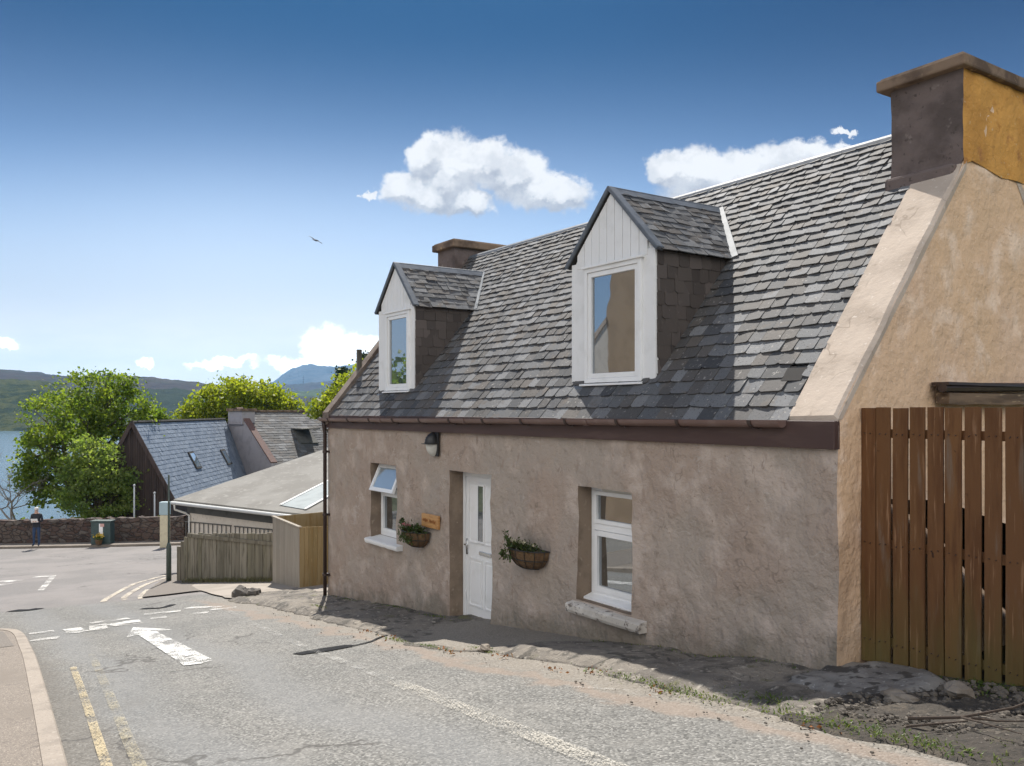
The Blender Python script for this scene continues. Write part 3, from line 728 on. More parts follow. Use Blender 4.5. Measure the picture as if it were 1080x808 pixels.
# skews
mb = MB()
K = 30; P = []
e0, e1 = 5.985, 7.92
for i in range(K+1):
    y = e0+(e1-e0)*i/K; z = ZE+SL*(y-YE)+.075
    j = .012*nz(y, 0, 0, 3)
    xi = XB-.47+.018*nz(y, 3, 0, 4)
    q_ = 1 if i else .4
    xo_ = .018*nz(y, 7, 0, 3)
    P.append([(xi, y, z-.12*q_), (xi, y, z+j), (XB-.03+xo_, y, z+.012+j), (XB+.012+xo_, y, z-.02+j), (XB+.006, y, z-.10*q_), (XB-.03, y, z-.12*q_)])
mb.grid(P); mb.add(P[0], [(0, 1, 2, 3, 4, 5)])
mb.build('skew_coping', M['coping'], cot)
mb = MB()
P = []
for i in range(K+1):
    y = 2*YR-e0-(e0+.45)*0-(2.05)*i/K; z = ZE+SL*((2*YR-y)-YE)+.075
    P.append([(XB-.425, y, z-.14), (XB-.425, y, z), (XB+.004, y, z), (XB+.004, y, z-.12)])
mb.grid(P); mb.build('rear_skew_coping', M['coping'], cot)
mb = MB()
for sgn in (1, -1):
    P = []
    for i in range(15):
        y = 5.93+(8.15-5.93)*i/14; z = ZE+SL*(y-YE)+.15+.01*nz(y, 2, 0, 4)
        yy = y if sgn == 1 else 2*YR-y
        P.append([(XA-.10, yy, z-.25), (XA-.10, yy, z), (XA+.17, yy, z+.01), (XA+.17, yy, z-.2)])
    mb.grid(P); mb.add(P[0], [(0, 1, 2, 3)])
mb.build('far_skew_coping', M['skew_far'], cot)
mb = MB()
p = Vector((-14.90, 6.60, .50))
mb.obox(p+Vector((0, 0, .31)), (1, 0, 0), (0, 1, 0), (0, 0, 1), .035, .04, .33)
mb.build('roof_post', M['post_grey'], cot)
# chimneys
def chimney(x0, x1, y0, y1, zb, zt, capz, right_mat, cap_o, right_bottom=None):
    mb = MB(); n = 14
    for k, (A, B, mi) in enumerate((((x0, y0), (x1, y0), 0), ((x1, y0), (x1, y1), 1), ((x1, y1), (x0, y1), 0), ((x0, y1), (x0, y0), 0))):
        P = []
        for i in range(n+1):
            t = i/n; x = A[0]+(B[0]-A[0])*t; y = A[1]+(B[1]-A[1])*t
            zl = zb
            if k == 1 and right_bottom: zl = right_bottom(y)
            row = []
            for j in range(n+1):
                z = zl+(zt-zl)*j/n
                q = .0 if i in (0, n) else 1
                jx = .016*nz(x*3, y*3, z, 1.6)+.008*nz(x, y, z, 6); jy = .016*nz(x, y*3, z*2+8, 1.6)+.008*nz(x, y, z, 6)
                if right_bottom and k == 0 and i == n and z < 2.26: jx -= .05
                row.append((x+jx, y+jy, z))
            P.append(row)
        mb.grid(P, mi)
    c = mb.build('chimney', [M['chim'], right_mat], cot, smooth=False)
    mb = MB(); a, b = cap_o
    mb.box(x0-a, x1+b, y0-a, y1+a, zt-.002, capz)
    n = 10
    cb = mb.build('chimney_cap', M['cap'], c, bevel=.02)
    mb = MB()
    mb.prism([(x0-a+.03, y0-a+.03, capz-.01), (x1+b-.03, y0-a+.03, capz-.01), (x1+b-.03, y1+a-.03, capz-.01), (x0-a+.03, y1+a-.03, capz-.01)], (0, 0, .03))
    mb.build('cap_flaunching', M['cap'], c, bevel=.012)
    return c
chimney(-4.95, XB+.010, 7.87, 9.8, 2.0, 3.16, 3.27, M['orange'], (.10, .06),
        lambda y: 2.275 + .05*min(1, (y-7.87)/.15) - .07*max(0, min(1, (y-8.05)/.5)) + .03*nz(y, 1, 0, 3)*min(1, (y-7.87)/.3))
chimney(-14.5, -13.86, 8.06, 9.22, 2.2, 3.05, 3.18, M['chim'], (.09, .09))
mb = MB()      # collar where the near chimney meets the skew
mb.box(-4.98, XB-.05, 7.80, 7.90, 2.11, 2.29); mb.build('chimney_collar', M['chim'], cot, bevel=.03)
# eaves
mb = MB(); mb.box(XA-.03, XB+.006, 5.945, 6.02, -.312, -.085); mb.build('fascia', M['fascia'], cot, bevel=.006)
def halfround(mb, xa, xb, yc, za, zb, r, n=12):
    ring = []
    for x, zc in ((xa, za), (xb, zb)):
        o_ = [(x, yc+r*math.cos(math.pi+math.pi*k/n), zc+r*math.sin(math.pi+math.pi*k/n)) for k in range(n+1)]
        i_ = [(x, yc+(r-.006)*math.cos(math.pi+math.pi*k/n), zc+(r-.006)*math.sin(math.pi+math.pi*k/n)) for k in range(n+1)][::-1]
        ring.append(o_+i_+[o_[0]])
    mb.grid(ring); k = len(ring[0])-1
    mb.add(ring[0][:-1], [tuple(range(k))]); mb.add(ring[1][:-1], [tuple(range(k))])
GY, GR = 5.895, .064
def gzx(x): return -.138 + .06*(x-XA)/(XB-XA)
GZ = gzx(XA)
mb = MB()
for i in range(4):
    xa, xb = XA-.08+i*2.58, XA-.08+(i+1)*2.58-.003
    halfround(mb, xa, xb, GY, gzx(xa), gzx(xb), GR)
xe = XA-.08+4*2.58-.003
mb.prism([(xe-.008, GY+GR*math.cos(math.pi+math.pi*k/12), gzx(xe)+GR*math.sin(math.pi+math.pi*k/12)) for k in range(13)], (.012, 0, 0))
gut = mb.build('gutter', M['gutter'], cot, smooth=False)
for i in range(12):
    mb = MB(); x = XA+.35+i*.87; zg = gzx(x)
    halfround(mb, x, x+.04, GY, zg, zg, GR+.009); mb.box(x, x+.04, GY+.04, 5.95, zg-.04, zg-.01)
    mb.tube([(x+.02, 5.945, zg-.07), (x+.07, 5.91, zg-.078), (x+.11, 5.88, zg-.078)], .009, 6)
    mb.build('gutter_bracket', M['pipe'], gut)
for i in range(1, 4):
    x = XA-.08+i*2.58; mb = MB(); halfround(mb, x-.05, x+.05, GY, gzx(x), gzx(x), GR+.008); mb.build('gutter_joint', M['gutter'], gut)
mb = MB()
mb.tube([(XA+.02, GY, GZ-.05), (XA+.02, 5.91, -.3), (XA+.02, 5.93, -.42), (XA+.02, 5.93, -3.42)], .034, 10)
mb.tube([(XA+.02, 5.93, -3.40), (XA+.04, 5.86, -3.46), (XA+.12, 5.74, -3.47)], .036, 10)
dp = mb.build('downpipe', M['pipe'], cot, smooth=True)
for z in (-.75, -1.9, -3.0):
    mb = MB(); mb.tube([(XA+.02, 5.93, z-.025), (XA+.02, 5.93, z+.025)], .045, 10); mb.box(XA-.01, XA+.10, 5.965, 6.0, z-.02, z+.02); mb.build('pipe_bracket', M['pipe'], dp)
mb = MB(); mb.tube([(XA+.12, 5.76, -3.46), (XA+.4, 5.5, -3.40), (XA+.85, 5.15, -3.36)], .03, 8); mb.build('drain_hose', M['post_grey'], cot, smooth=True)

# windows ------------------------------------------------------------
def frame_rect(mb, x0, x1, z0, z1, y0, y1, w):
    mb.box(x0, x0+w, y0, y1, z0, z1); mb.box(x1-w, x1, y0, y1, z0, z1)
    mb.box(x0+w, x1-w, y0, y1, z0, z0+w); mb.box(x0+w, x1-w, y0, y1, z1-w, z1)
def pane(x0, x1, z0, z1, y, mat, parent, tilt=0.):
    mb = MB(); mb.box(x0, x1, y, y+.012, z0, z1); return mb.build('pane', mat, parent)
# near window
mb = MB(); frame_rect(mb, -7.575, -6.665, -2.09, -.86, 6.20, 6.27, .055)
mb.box(-7.52, -6.72, 6.195, 6.265, -1.345, -1.27)
w1 = mb.build('window', M['upvc'], cot, bevel=.004)
mb = MB(); frame_rect(mb, -7.515, -6.725, -2.03, -1.348, 6.182, 6.23, .06); mb.build('casement', M['upvc'], w1, bevel=.004)
mb = MB(); frame_rect(mb, -7.515, -6.725, -1.268, -.905, 6.182, 6.23, .045); mb.build('fanlight', M['upvc'], w1, bevel=.004)
mb = MB(); mb.box(-7.35, -6.85, 6.17, 6.20, -.90, -.875); mb.build('trickle_vent', M['lens'], w1)
pane(-7.46, -6.78, -1.975, -1.40, 6.215, M['glass'], w1); pane(-7.475, -6.765, -1.226, -.947, 6.215, M['glass'], w1)
mb = MB(); P = []
def sill(x0, x1, yf, yb, zt, zb, zback):
    mb = MB(); n = 26; P = []
    for i in range(n+1):
        x = x0+(x1-x0)*i/n; k = .012*nz(x, 0, 0, 6)
        P.append([(x, yf+.015+k, zb+.01*nz(x, 1, 0, 7)), (x, yf+k, zb+.03), (x, yf+k*.6, zt-.012), (x, yf+.02+k*.4, zt), (x, yb, zback), (x, yb, zb)])
    mb.grid(P); mb.add(P[0], [tuple(range(6))]); mb.add(P[-1], [tuple(range(6))]); return mb
sill(-7.65, -6.44, 5.88, 6.19, -2.155, -2.255, -2.10).build('window_sill', M['sill'], w1)
mb = MB(); mb.prism([(-7.60, 6.09, -2.125), (-7.60, 6.09, -2.10), (-7.60, 6.2, -2.065), (-7.60, 6.2, -2.125)], (.95, 0, 0)); mb.build('cill_board', M['upvc'], w1)
# far window with open top light
mb = MB(); frame_rect(mb, -13.07, -12.14, -2.06, -.875, 6.18, 6.25, .055); mb.box(-13.02, -12.19, 6.175, 6.245, -1.345, -1.28)
w2 = mb.build('window', M['upvc'], cot, bevel=.004)
mb = MB(); frame_rect(mb, -13.01, -12.2, -2.0, -1.348, 6.16, 6.21, .06); mb.build('casement', M['upvc'], w2, bevel=.004)
a = R(24)     # top-hung light pushed out
hz, hy = -.90, 6.17
def tl(x, s, d): return Vector((x, hy - s*math.sin(a) - d*math.cos(a), hz - s*math.cos(a) + d*math.sin(a)))
mb = MB()
def tbox(x0, x1, s0, s1, d0, d1, mb):
    mb.add([tl(x, s, d) for x in (x0, x1) for s in (s0, s1) for d in (d0, d1)], [(0, 1, 3, 2), (4, 6, 7, 5), (0, 4, 5, 1), (2, 3, 7, 6), (0, 2, 6, 4), (1, 5, 7, 3)])
tbox(-13.03, -12.97, 0, .46, 0, .045, mb); tbox(-12.24, -12.18, 0, .46, 0, .045, mb); tbox(-12.97, -12.24, 0, .055, 0, .045, mb); tbox(-12.97, -12.24, .40, .46, 0, .045, mb)
mb.build('open_fanlight', M['upvc'], w2)
mb = MB(); tbox(-12.97, -12.24, .055, .40, .015, .028, mb); mb.build('pane', M['glass_pale'], w2)
pane(-12.95, -12.26, -1.945, -1.40, 6.195, M['glass_dim'], w2)
mb = MB(); mb.box(-13.0, -12.2, 6.26, 6.27, -1.30, -.93); mb.build('dark_opening', M['unlit_room'], w2)  # sheet painted near black for the room's darkness behind the fanlight
sill(-13.12, -11.93, 5.90, 6.17, -2.10, -2.175, -2.065).build('window_sill', M['white'], w2)
# door
mb = MB(); X0, X1, Z0, Z1 = -10.47, -9.39, -2.96, -.85
mb.box(X0+.005, X0+.07, 6.22, 6.30, Z0, Z1); mb.box(X1-.07, X1-.005, 6.22, 6.30, Z0, Z1); mb.box(X0+.07, X1-.07, 6.22, 6.30, Z1-.07, Z1); mb.box(X0+.07, X1-.07, 6.20, 6.30, Z0, Z0+.05)
dr = mb.build('door', M['upvc'], cot, bevel=.004)
mb = MB(); mb.box(X0+.073, X1-.073, 6.235, 6.285, Z0+.053, Z1-.073); mb.build('door_leaf', M['upvc'], dr, bevel=.006)
def raised(x0, x1, z0, z1, w=.025):
    mb = MB(); frame_rect(mb, x0, x1, z0, z1, 6.222, 6.236, w); mb.box(x0+w+.03, x1-w-.03, 6.226, 6.236, z0+w+.03, z1-w-.03); return mb
xm = (X0+X1)/2
raised(X0+.16, xm-.03, -2.72, -2.05).build('door_panel', M['upvc'], dr, bevel=.004)
raised(xm+.03, X1-.16, -2.72, -2.05).build('door_panel', M['upvc'], dr, bevel=.004)
raised(X0+.16, X1-.16, -1.84, -1.0, .022).build('door_panel', M['upvc'], dr, bevel=.004)
mb = MB(); mb.box(xm-.12, xm+.02, 6.214, 6.234, -1.80, -1.04); mb.build('door_glass', M['glass_dim'], dr)
mb = MB(); frame_rect(mb, xm-.145, xm+.045, -1.825, -1.015, 6.208, 6.238, .026); mb.build('glazing_bead', M['upvc'], dr, bevel=.003)
mb = MB(); mb.box(xm-.10, xm+.22, 6.212, 6.236, -1.985, -1.935); mb.build('letterbox', M['chrome'], dr, bevel=.004)
mb = MB(); mb.box(X0+.10, X0+.125, 6.215, 6.236, -2.02, -1.80); mb.tube([(X0+.112, 6.235, -1.88), (X0+.112, 6.18, -1.88), (X0+.20, 6.175, -1.88)], .010, 8); mb.build('handle', M['chrome'], dr, smooth=True)
for z in (-2.6, -1.25):
    mb = MB(); mb.box(X0+.05, X0+.085, 6.208, 6.224, z-.05, z+.05); mb.build('hinge', M['upvc'], dr)
mb = MB(); P = []
for i in range(16):
    x = X0-.02+(X1-X0+.04)*i/15
    P.append([(x, y, -2.965+.012*nz(x, y, 0, 4)-(.04 if j == 0 else 0)) for j, y in enumerate((5.9, 5.96, 6.05, 6.15, 6.33))])
mb.grid(P); mb.build('doorstep', M['concrete'], cot, smooth=True)

# dormers ------------------------------------------------------------
def dormer(x0, x1, zeave, zapex, wx0, wx1, wz0, wz1, seed, zb):
    rnd = random.Random(seed)
    YD = 6.31; xc = (x0+x1)/2
    mb = MB()
    zt = wz1+.02
    mb.box(x0, wx0, YD, YD+.05, zb-.3, zeave); mb.box(wx1, x1, YD, YD+.05, zb-.3, zeave); mb.box(wx0, wx1, YD, YD+.05, zb-.3, wz0)
    k = (zapex-zeave)/(xc-x0)
    def rake(x): return zeave+k*(xc-x0-abs(x-xc))
    n = 9; bw = (x1-x0-.22)/n
    for i in range(n):                         # vertical boarding of the little gable
        a = x0+.11+i*bw+.004; b = x0+.11+(i+1)*bw-.004
        pts = [(a, YD-.006, zt), (b, YD-.006, zt), (b, YD-.006, rake(b)-.02)]
        if a < xc < b: pts.append((xc, YD-.006, zapex-.02))
        pts.append((a, YD-.006, rake(a)-.02))
        if zt > min(rake(a), rake(b))-.06: 
            zz_ = min(rake(a), rake(b))-.08
            pts[0] = (a, YD-.006, min(zt, zz_)); pts[1] = (b, YD-.006, min(zt, zz_))
        mb.prism(pts, (0, .03, 0))
    mb.prism([(x0, YD+.02, zeave-.05), (x1, YD+.02, zeave-.05), (xc, YD+.02, zapex-.01)], (0, .03, 0))
    d = mb.build('dormer', M['white'], cot, bevel=.003)
    mb = MB()
    frame_rect(mb, wx0, wx1, wz0, wz1, YD-.03, YD+.05, .05); mb.box(wx0-.03, wx1+.03, YD-.055, YD+.03, wz1, wz1+.025)
    mb.build('window_frame', M['upvc'], d, bevel=.004)
    mb = MB(); frame_rect(mb, wx0+.052, wx1-.052, wz0+.052, wz1-.052, YD-.015, YD+.035, .055); mb.build('casement', M['upvc'], d, bevel=.004)
    mb = MB(); mb.box(wx0+.105, wx1-.105, YD+.01, YD+.022, wz0+.105, wz1-.105); mb.build('pane', M['glass'], d)
    mb = MB(); mb.prism([(wx0-.04, YD-.075, wz0-.035), (wx0-.04, YD+.02, wz0-.035), (wx0-.04, YD+.02, wz0), (wx0-.04, YD-.075, wz0-.015)], (wx1-wx0+.08, 0, 0)); mb.build('window_sill', M['upvc'], d, bevel=.003)
    # cheeks
    yb = YE+(zeave-ZE)/SL
    for x, sg in ((x1, 1), (x0, -1)):
        mb = MB(); mb.add([(x-.01*sg, YD+.03, zb-.5), (x-.01*sg, yb+.25, zeave), (x-.01*sg, YD+.03, zeave)], [(0, 1, 2)])
        mb.build('cheek_board', M['roofdeck'], d)
    for x, sg in ((x1, 1), (x0, -1)):
        mb = MB()
        slates(mb, (x, YD+.02, zb-.12), (0, 1, 0), (0, 0, 1), (sg, 0, 0), yb-YD+.1, zeave-zb+.10, .145, .14, .18, .17,
               keep=lambda c: roofz(c.y) < c.z+.22, rnd=rnd, thick=.008, lift=.010)
        mb.build('cheek', M['slate_brown'], d)
    # roof planes
    xo = .035; ze = zeave-k*xo; yf = YD-.045
    ybr = YE+(zapex-ZE)/SL
    run = math.hypot(xc-x0+xo, zapex-ze)
    for sg in (1, -1):
        ex = xc+sg*(xc-x0+xo)
        O = Vector((ex, yf+.02, ze)); Wv = (Vector((xc, yf+.02, zapex))-O).normalized(); N = Vector((sg*abs(Wv.z), 0, abs(Wv.x)))
        mb = MB()
        slates(mb, O+N*.02, (0, 1, 0), Wv, N, ybr-yf+.1, run, .118, .105, .2, .17, keep=lambda c: roofz(c.y) < c.z+.06, rnd=rnd, thick=.010, lift=.014)
        mb.build('dormer_roof', M['slate'], d)
        mb = MB(); mb.add([O, (xc, yf+.02, zapex), (xc, ybr+.05, zapex), (ex, YE+(ze-ZE)/SL+.1, ze)], [(0, 1, 2, 3)])
        e = N*.02; mb.add([O+e, Vector((xc, yf+.02, zapex))+e, Vector((xc, ybr+.05, zapex))+e, Vector((ex, YE+(ze-ZE)/SL+.1, ze))+e], [(0, 1, 2, 3)])
        mb.build('roof_board', M['roofdeck'], d)
        mb = MB()                               # verge lead
        A = O+Vector((0, -.02, 0)); B = Vector((xc, yf, zapex))
        dv = (B-A).normalized()
        mb.obox((A+B)/2+N*.03+Vector((0, .05, 0)), dv, (0, 1, 0), N, (B-A).length/2+.02, .055, .024)
        mb.build('verge', M['lead'], d, bevel=.012)
        mb = MB()                               # valley soaker where dormer roof dies into the main roof
        p0 = Vector((ex, YE+(ze-ZE)/SL, ze)); p1 = Vector((xc, ybr, zapex))
        off = N_*.05
        wv = Vector((sg*.075, 0, 0)) 
        mb.add([p0+off-W_*.03, p1+off, p1+off+wv*1.0+W_*.02, p0+off+wv*1.6+W_*.0], [(0, 1, 2, 3)])
        o = mb.build('valley_flashing', M['zinc'], d)
        sd = o.modifiers.new('s', 'SOLIDIFY'); sd.thickness = .012
    mb = MB(); mb.tube([(xc, yf-.0, zapex+.035), (xc, ybr+.05, zapex+.035)], .028, 8)
    for sg in (1, -1):
        N = Vector((sg*run*0+sg*.74, 0, .67)); 
        Wd = Vector((sg*(xc-x0+xo), 0, ze-zapex)).normalized(); N = Vector((sg*abs(Wd.z), 0, abs(Wd.x)))
        mb.add([Vector((xc, yf, zapex))+N*.05, Vector((xc, ybr+.03, zapex))+N*.05, Vector((xc, ybr+.0, zapex))+N*.048+Wd*.10, Vector((xc, yf, zapex))+N*.048+Wd*.10], [(0, 1, 2, 3)])
    mb.build('dormer_ridge', M['lead'], d)
    # lead apron below the window
    mb = MB(); P = []
    for i in range(24):
        x = x0-.05+(x1-x0+.16)*i/23
        ln = .20+.03*nz(x, 0, 0, 5)
        y1_ = YD-.01
        row = []
        for t in (0, .15, .5, .85, 1):
            y = y1_-ln*.63*t
            row.append((x, y, roofz(y)+.052+.010*nz(x, y, 0, 9)))
        P.append([(x, YD-.012, zb+.02)]+row)
    mb.grid(P); o = mb.build('lead_apron', M['lead'], d, smooth=True)
    return d
k_ = 1.026
d1 = dormer(-7.875*k_, -6.485*k_, 1.685*k_, 2.395*k_, -7.61*k_, -6.67*k_, .31*k_, 1.60*k_, 11, .27)
d2 = dormer(-13.09*k_, -11.83*k_, 1.645*k_, 2.325*k_, -12.78*k_, -11.95*k_, .32*k_, 1.57*k_, 12, .31)

# ------------------------------------------------------------------ things on the cottage
t = thing('wall_lamp', 'black hooded wall lamp with frosted glass under the cottage gutter', 'lamp', (-10.83, 5.98, -.48))
mb = MB(); mb.box(-10.93, -10.73, 5.955, 5.99, -.66, -.31); mb.build('back_plate', M['black'], t, bevel=.012)
def bowl(mb, xc, yw, z0, z1, rx, ry, zc, hz, mi=0, n=12, m=8):
    P = []
    for j in range(m+1):
        z = z0+(z1-z0)*j/m; k = math.sqrt(max(0, 1-((z-zc)/hz)**2))
        P.append([(xc+rx*k*math.cos(math.pi*i/n), yw-ry*k*math.sin(math.pi*i/n), z) for i in range(n+1)])
    mb.grid(P, mi)
mb = MB(); bowl(mb, -10.83, 5.955, -.655, -.475, .085, .13, -.475, .185); mb.build('lens', M['lens'], t, smooth=True)
mb = MB(); bowl(mb, -10.83, 5.955, -.475, -.315, .097, .145, -.475, .165)
for z in (-.455, -.42, -.385, -.35): bowl(mb, -10.83, 5.955, z-.006, z+.006, .102, .152, -.475, .17, m=1)
mb.box(-10.93, -10.73, 5.80, 5.955, -.482, -.472); mb.build('hood', M['black'], t, smooth=False)

t = thing('house_sign', 'small varnished wooden house sign with carved words beside the front door', 'sign', (-10.95, 6.0, -1.6))
mb = MB(); mb.box(-11.2, -10.70, 5.945, 5.985, -1.70, -1.505); mb.build('board', M['plaque'], t, bevel=.008)
mb = MB()      # two short carved words, too small in the photo to read: worn strokes
rnd = random.Random(4)
for (xa, xb) in ((-11.15, -11.0), (-10.95, -10.77)):
    pts = []
    nn = 14
    for i in range(nn):
        x = xa+(xb-xa)*i/(nn-1); pts.append((x, 5.944, -1.60+.028*(1 if i % 2 else -1)*rnd.uniform(.4, 1)-.03*(x+10.95)))
    mb.tube(pts, .006, 5)
mb.build('carved_strokes', M['carve'], t)

def foliage(mb, c, rx, ry, rz, n, size, rnd, mi=0, up=.5):
    for _ in range(n):
        p = Vector((rnd.gauss(0, .45)*rx, rnd.gauss(0, .45)*ry, rnd.gauss(0, .5)*rz))+Vector(c)
        d = Vector((rnd.uniform(-1, 1), rnd.uniform(-1, 1), rnd.uniform(-.4, 1)+up)).normalized()
        s = size*rnd.uniform(.6, 1.4); a = d.cross(Vector((rnd.random(), rnd.random(), rnd.random()))).normalized(); b = d.cross(a)
        mb.add([p, p+d*s*.5+a*s*.28, p+d*s+b*s*.1, p+d*s*.5-a*s*.28], [(0, 1, 2, 3)], mi)
def planter(name, label, xc, ztop, wid, seed, flower):
    rnd = random.Random(seed); dp_ = .24; hh = .23
    t = thing(name, label, 'planter', (xc, 5.98, ztop-.2), 'wall planters on the cottage front')
    mb = MB(); P = []
    for j in range(7):
        s = j/6; k = math.sqrt(1-(1-s)**2*.75)*(.9 if j == 0 else 1)
        P.append([(xc+wid/2*k*math.cos(math.pi*i/14), 5.975-dp_*k*math.sin(math.pi*i/14)*(1+.06*nz(i, j, seed)), ztop-hh+hh*s) for i in range(15)])
    mb.grid(P); mb.add(P[0], [tuple(range(15))]); mb.build('liner', M['coir'], t, smooth=True)
    mb = MB()
    for j in (0, 3, 6):
        mb.tube([Vector(p)+Vector((0, -.006, 0)) for p in P[j]], .006 if j < 6 else .009, 5)
    for i in range(1, 14, 2): mb.tube([Vector(P[j][i])+Vector((0, -.007, 0)) for j in range(7)], .004, 4)
    mb.tube([(xc-wid/2, 5.985, ztop), (xc+wid/2, 5.985, ztop)], .007, 5)
    mb.build('wire_frame', M['wire'], t)
    mb = MB()
    for _ in range(9): foliage(mb, (xc+rnd.uniform(-.42, .42)*wid, 5.87-rnd.random()*.06, ztop+.02), .11, .08, .07, 55, .045, rnd)
    for _ in range(5):
        x = xc+rnd.uniform(-.45, .45)*wid; foliage(mb, (x, 5.71, ztop-.07), .05, .03, .07, 30, .04, rnd, up=-.8)
    mb.build('foliage', M['leaf_small'], t)
    for _ in range(14 if flower == 'flower_white' else 7):
        mb = MB(); foliage(mb, (xc+rnd.gauss(-.1, .14)*wid, 5.82, ztop+.07), .012, .012, .012, 6, .035, rnd)
        mb.build('bloom', M[flower], t)
    mb = MB(); x = xc-wid/2-.01
    mb.tube([(x+.03, 5.9, ztop-.02), (x-.02, 5.88, ztop+.07), (x-.06, 5.87, ztop+.11)], .012, 6, .02); foliage(mb, (x-.05, 5.87, ztop+.10), .03, .03, .05, 40, .04, rnd)
    mb.build('trailing_sprig', M['leaf_small'], t)
planter('wall_planter', 'half basket wall planter with cream flowers between the front door and the near window', -8.43, -1.66, .70, 21, 'flower_white')
planter('wall_planter', 'half basket wall planter with browning plants below the house sign, beside the far window', -11.32, -1.78, .64, 22, 'flower_pink')
t = thing('eaves_beam', 'weathered timber beam with dark gutter fixed to the cream gable above the slatted fence', 'beam', (-4.1, 8.4, .1))
mb = MB(); P = []
for i in range(20):
    y = 7.38+2.4*i/19; j = .01*nz(y, 0, 0, 4)
    P.append([(-4.205, y, .06+j), (-4.09+j, y, .055+j), (-4.085+j, y, .155), (-4.205, y, .16)])
mb.grid([p+[p[0]] for p in P]); mb.add(P[0], [(0, 1, 2, 3)]); mb.build('timber', M['timber'], t)
mb = MB(); mb.tube([(-4.11, 7.31, .20), (-4.11, 9.8, .245)], .042, 8); mb.box(-4.21, -4.05, 7.31, 9.8, .225, .25); mb.build('gutter', M['pipe'], t, smooth=False)

# ------------------------------------------------------------------ slatted fence on the right
t = thing('slatted_fence', 'tall red-brown vertical slat fence beside the cream gable', 'fence', (-3.4, 6.3, -2.0))
bx = [-4.222, -4.089, -3.943, -3.801, -3.657, -3.521, -3.372, -3.229, -3.083, -2.945, -2.80, -2.66, -2.51, -2.37, -2.22, -2.08]
rnd = random.Random(9)
for i, x in enumerate(bx):
    mb = MB(); w = (.121 if i else .128)+rnd.uniform(-.006, .004); zt = .022+rnd.uniform(-.004, .004); zb_ = max(-2.09, g(x)-.02)+.05-.003*i; tw = rnd.uniform(-.006, .006)
    P = []
    for j in range(9):
        z = zb_+(zt-zb_)*j/8; s = .004*nz(x*9, z, 0, 1.2); y = 6.30+tw*(j/8-.5)+.004*nz(x*5, z, 6, 1)
        P.append([(x+s, y, z), (x+w+s, y+rnd.uniform(-.001, .001), z), (x+w+s, y+.016, z), (x+s, y+.016, z), (x+s, y, z)])
    mb.grid(P); mb.add(P[0][:4], [(0, 1, 2, 3)]); mb.add(P[-1][:4], [(0, 1, 2, 3)])
    bo = mb.build('board', M['board_red'], t)
    for zn in (-.185, -1.07, -1.85):
        for xo_ in (.035, .085):
            mb = MB(); mb.tube([(x+xo_, 6.285, zn+rnd.uniform(-.012, .012)), (x+xo_, 6.302, zn)], .0032, 6); mb.build('nail_head', M['pipe'], bo)
for z in (-.185, -1.07, -1.85):
    mb = MB(); mb.box(-4.22, -1.9, 6.326, 6.37, z-.035, z+.035); mb.build('rail', M['board_red'], t)
mb = MB(); mb.box(-4.15, -1.9, 6.22, 6.30, -2.14, -2.035); mb.build('gravel_board', M['post_grey'], t)

# ------------------------------------------------------------------ stones, twigs, weeds near the fence
def rock(name, label, p, r, seed, mat='stone', grp=None, cat='stone'):
    mb = MB(); mb.ball(p, r[0], r[1], r[2], 10, 7, .55, seed=seed); return tag(mb.build(name, M[mat], loc=p), label, cat, grp)
rock('stone', 'pale stone lying on the dark verge before the slatted fence', (-3.12, 5.75, g(-3.12)+.08), (.10, .08, .06), 1)
rock('stone', 'flat grey stone half buried at the near edge of the verge', (-3.35, 5.45, g(-3.35)+.06), (.14, .09, .04), 2)
rock('stone', 'flat stone sunk in the footpath edge by the doorstep hollow', (-7.72, 4.86, g(-7.72)+.03), (.10, .07, .045), 3)
for i, (dx, dy, s) in enumerate(((0, 0, .16), (.30, .12, .12), (.10, .26, .10), (-.22, .16, .09))):
    x, y = -17.35+dx, 5.15+dy
    rock('rubble_stone', ['largest dark broken stone of the heap by the driveway', 'dark broken stone at the cottage side of the heap by the driveway',
        'small dark stone at the back of the heap by the driveway', 'smallest dark stone at the downhill side of the heap by the driveway'][i], (x, y, g(x)+.08), (s*1.5, s, s), 5+i, 'darkrock', 'dark broken stones by the driveway')
mb = MB(); x, y = -2.55, 5.1
def gz(x, y=0, h=.08): return g(x)+h
mb.tube([(-3.0, 4.95, gz(-3.0)), (-2.75, 5.1, gz(-2.75, 0, .10)), (-2.55, 5.3, gz(-2.55, 0, .15)), (-2.42, 5.55, gz(-2.42, 0, .22))], .011, 6, .005)
mb.tube([(-2.75, 5.1, gz(-2.75, 0, .10)), (-2.6, 5.0, gz(-2.6, 0, .12)), (-2.35, 4.98, gz(-2.35, 0, .10))], .008, 6, .003)
mb.tube([(-2.7, 5.12, gz(-2.7, 0, .10)), (-2.62, 5.25, gz(-2.62, 0, .07)), (-2.40, 5.33, gz(-2.40, 0, .09))], .008, 6, .003)
mb.tube([(-2.95, 4.85, gz(-2.95, 0, .06)), (-2.7, 5.08, gz(-2.7, 0, .09))], .008, 6, .004)
tag(mb.build('fallen_branch', M['log']), 'thin dead forked branch lying on the dark verge', 'branch')
def blades(mb, n, fx, fy, fz, h, rnd, lean=.5):
    for _ in range(n):
        x = fx(); y = fy(x); z = fz(x, y); hh = h*rnd.uniform(.4, 1.3); a = rnd.uniform(0, 6.28)
        d = Vector((math.cos(a), math.sin(a), 0)); s = Vector((-d.y, d.x, 0))*.004*rnd.uniform(.8, 1.8)
        p = Vector((x, y, z)); q = p+Vector((0, 0, hh*.6))+d*hh*lean*.3; e = p+Vector((0, 0, hh*.9))+d*hh*lean*rnd.uniform(.6, 1.2)
        mb.add([p-s, p+s, q+s*.7, e, q-s*.7], [(0, 1, 2, 3, 4)])
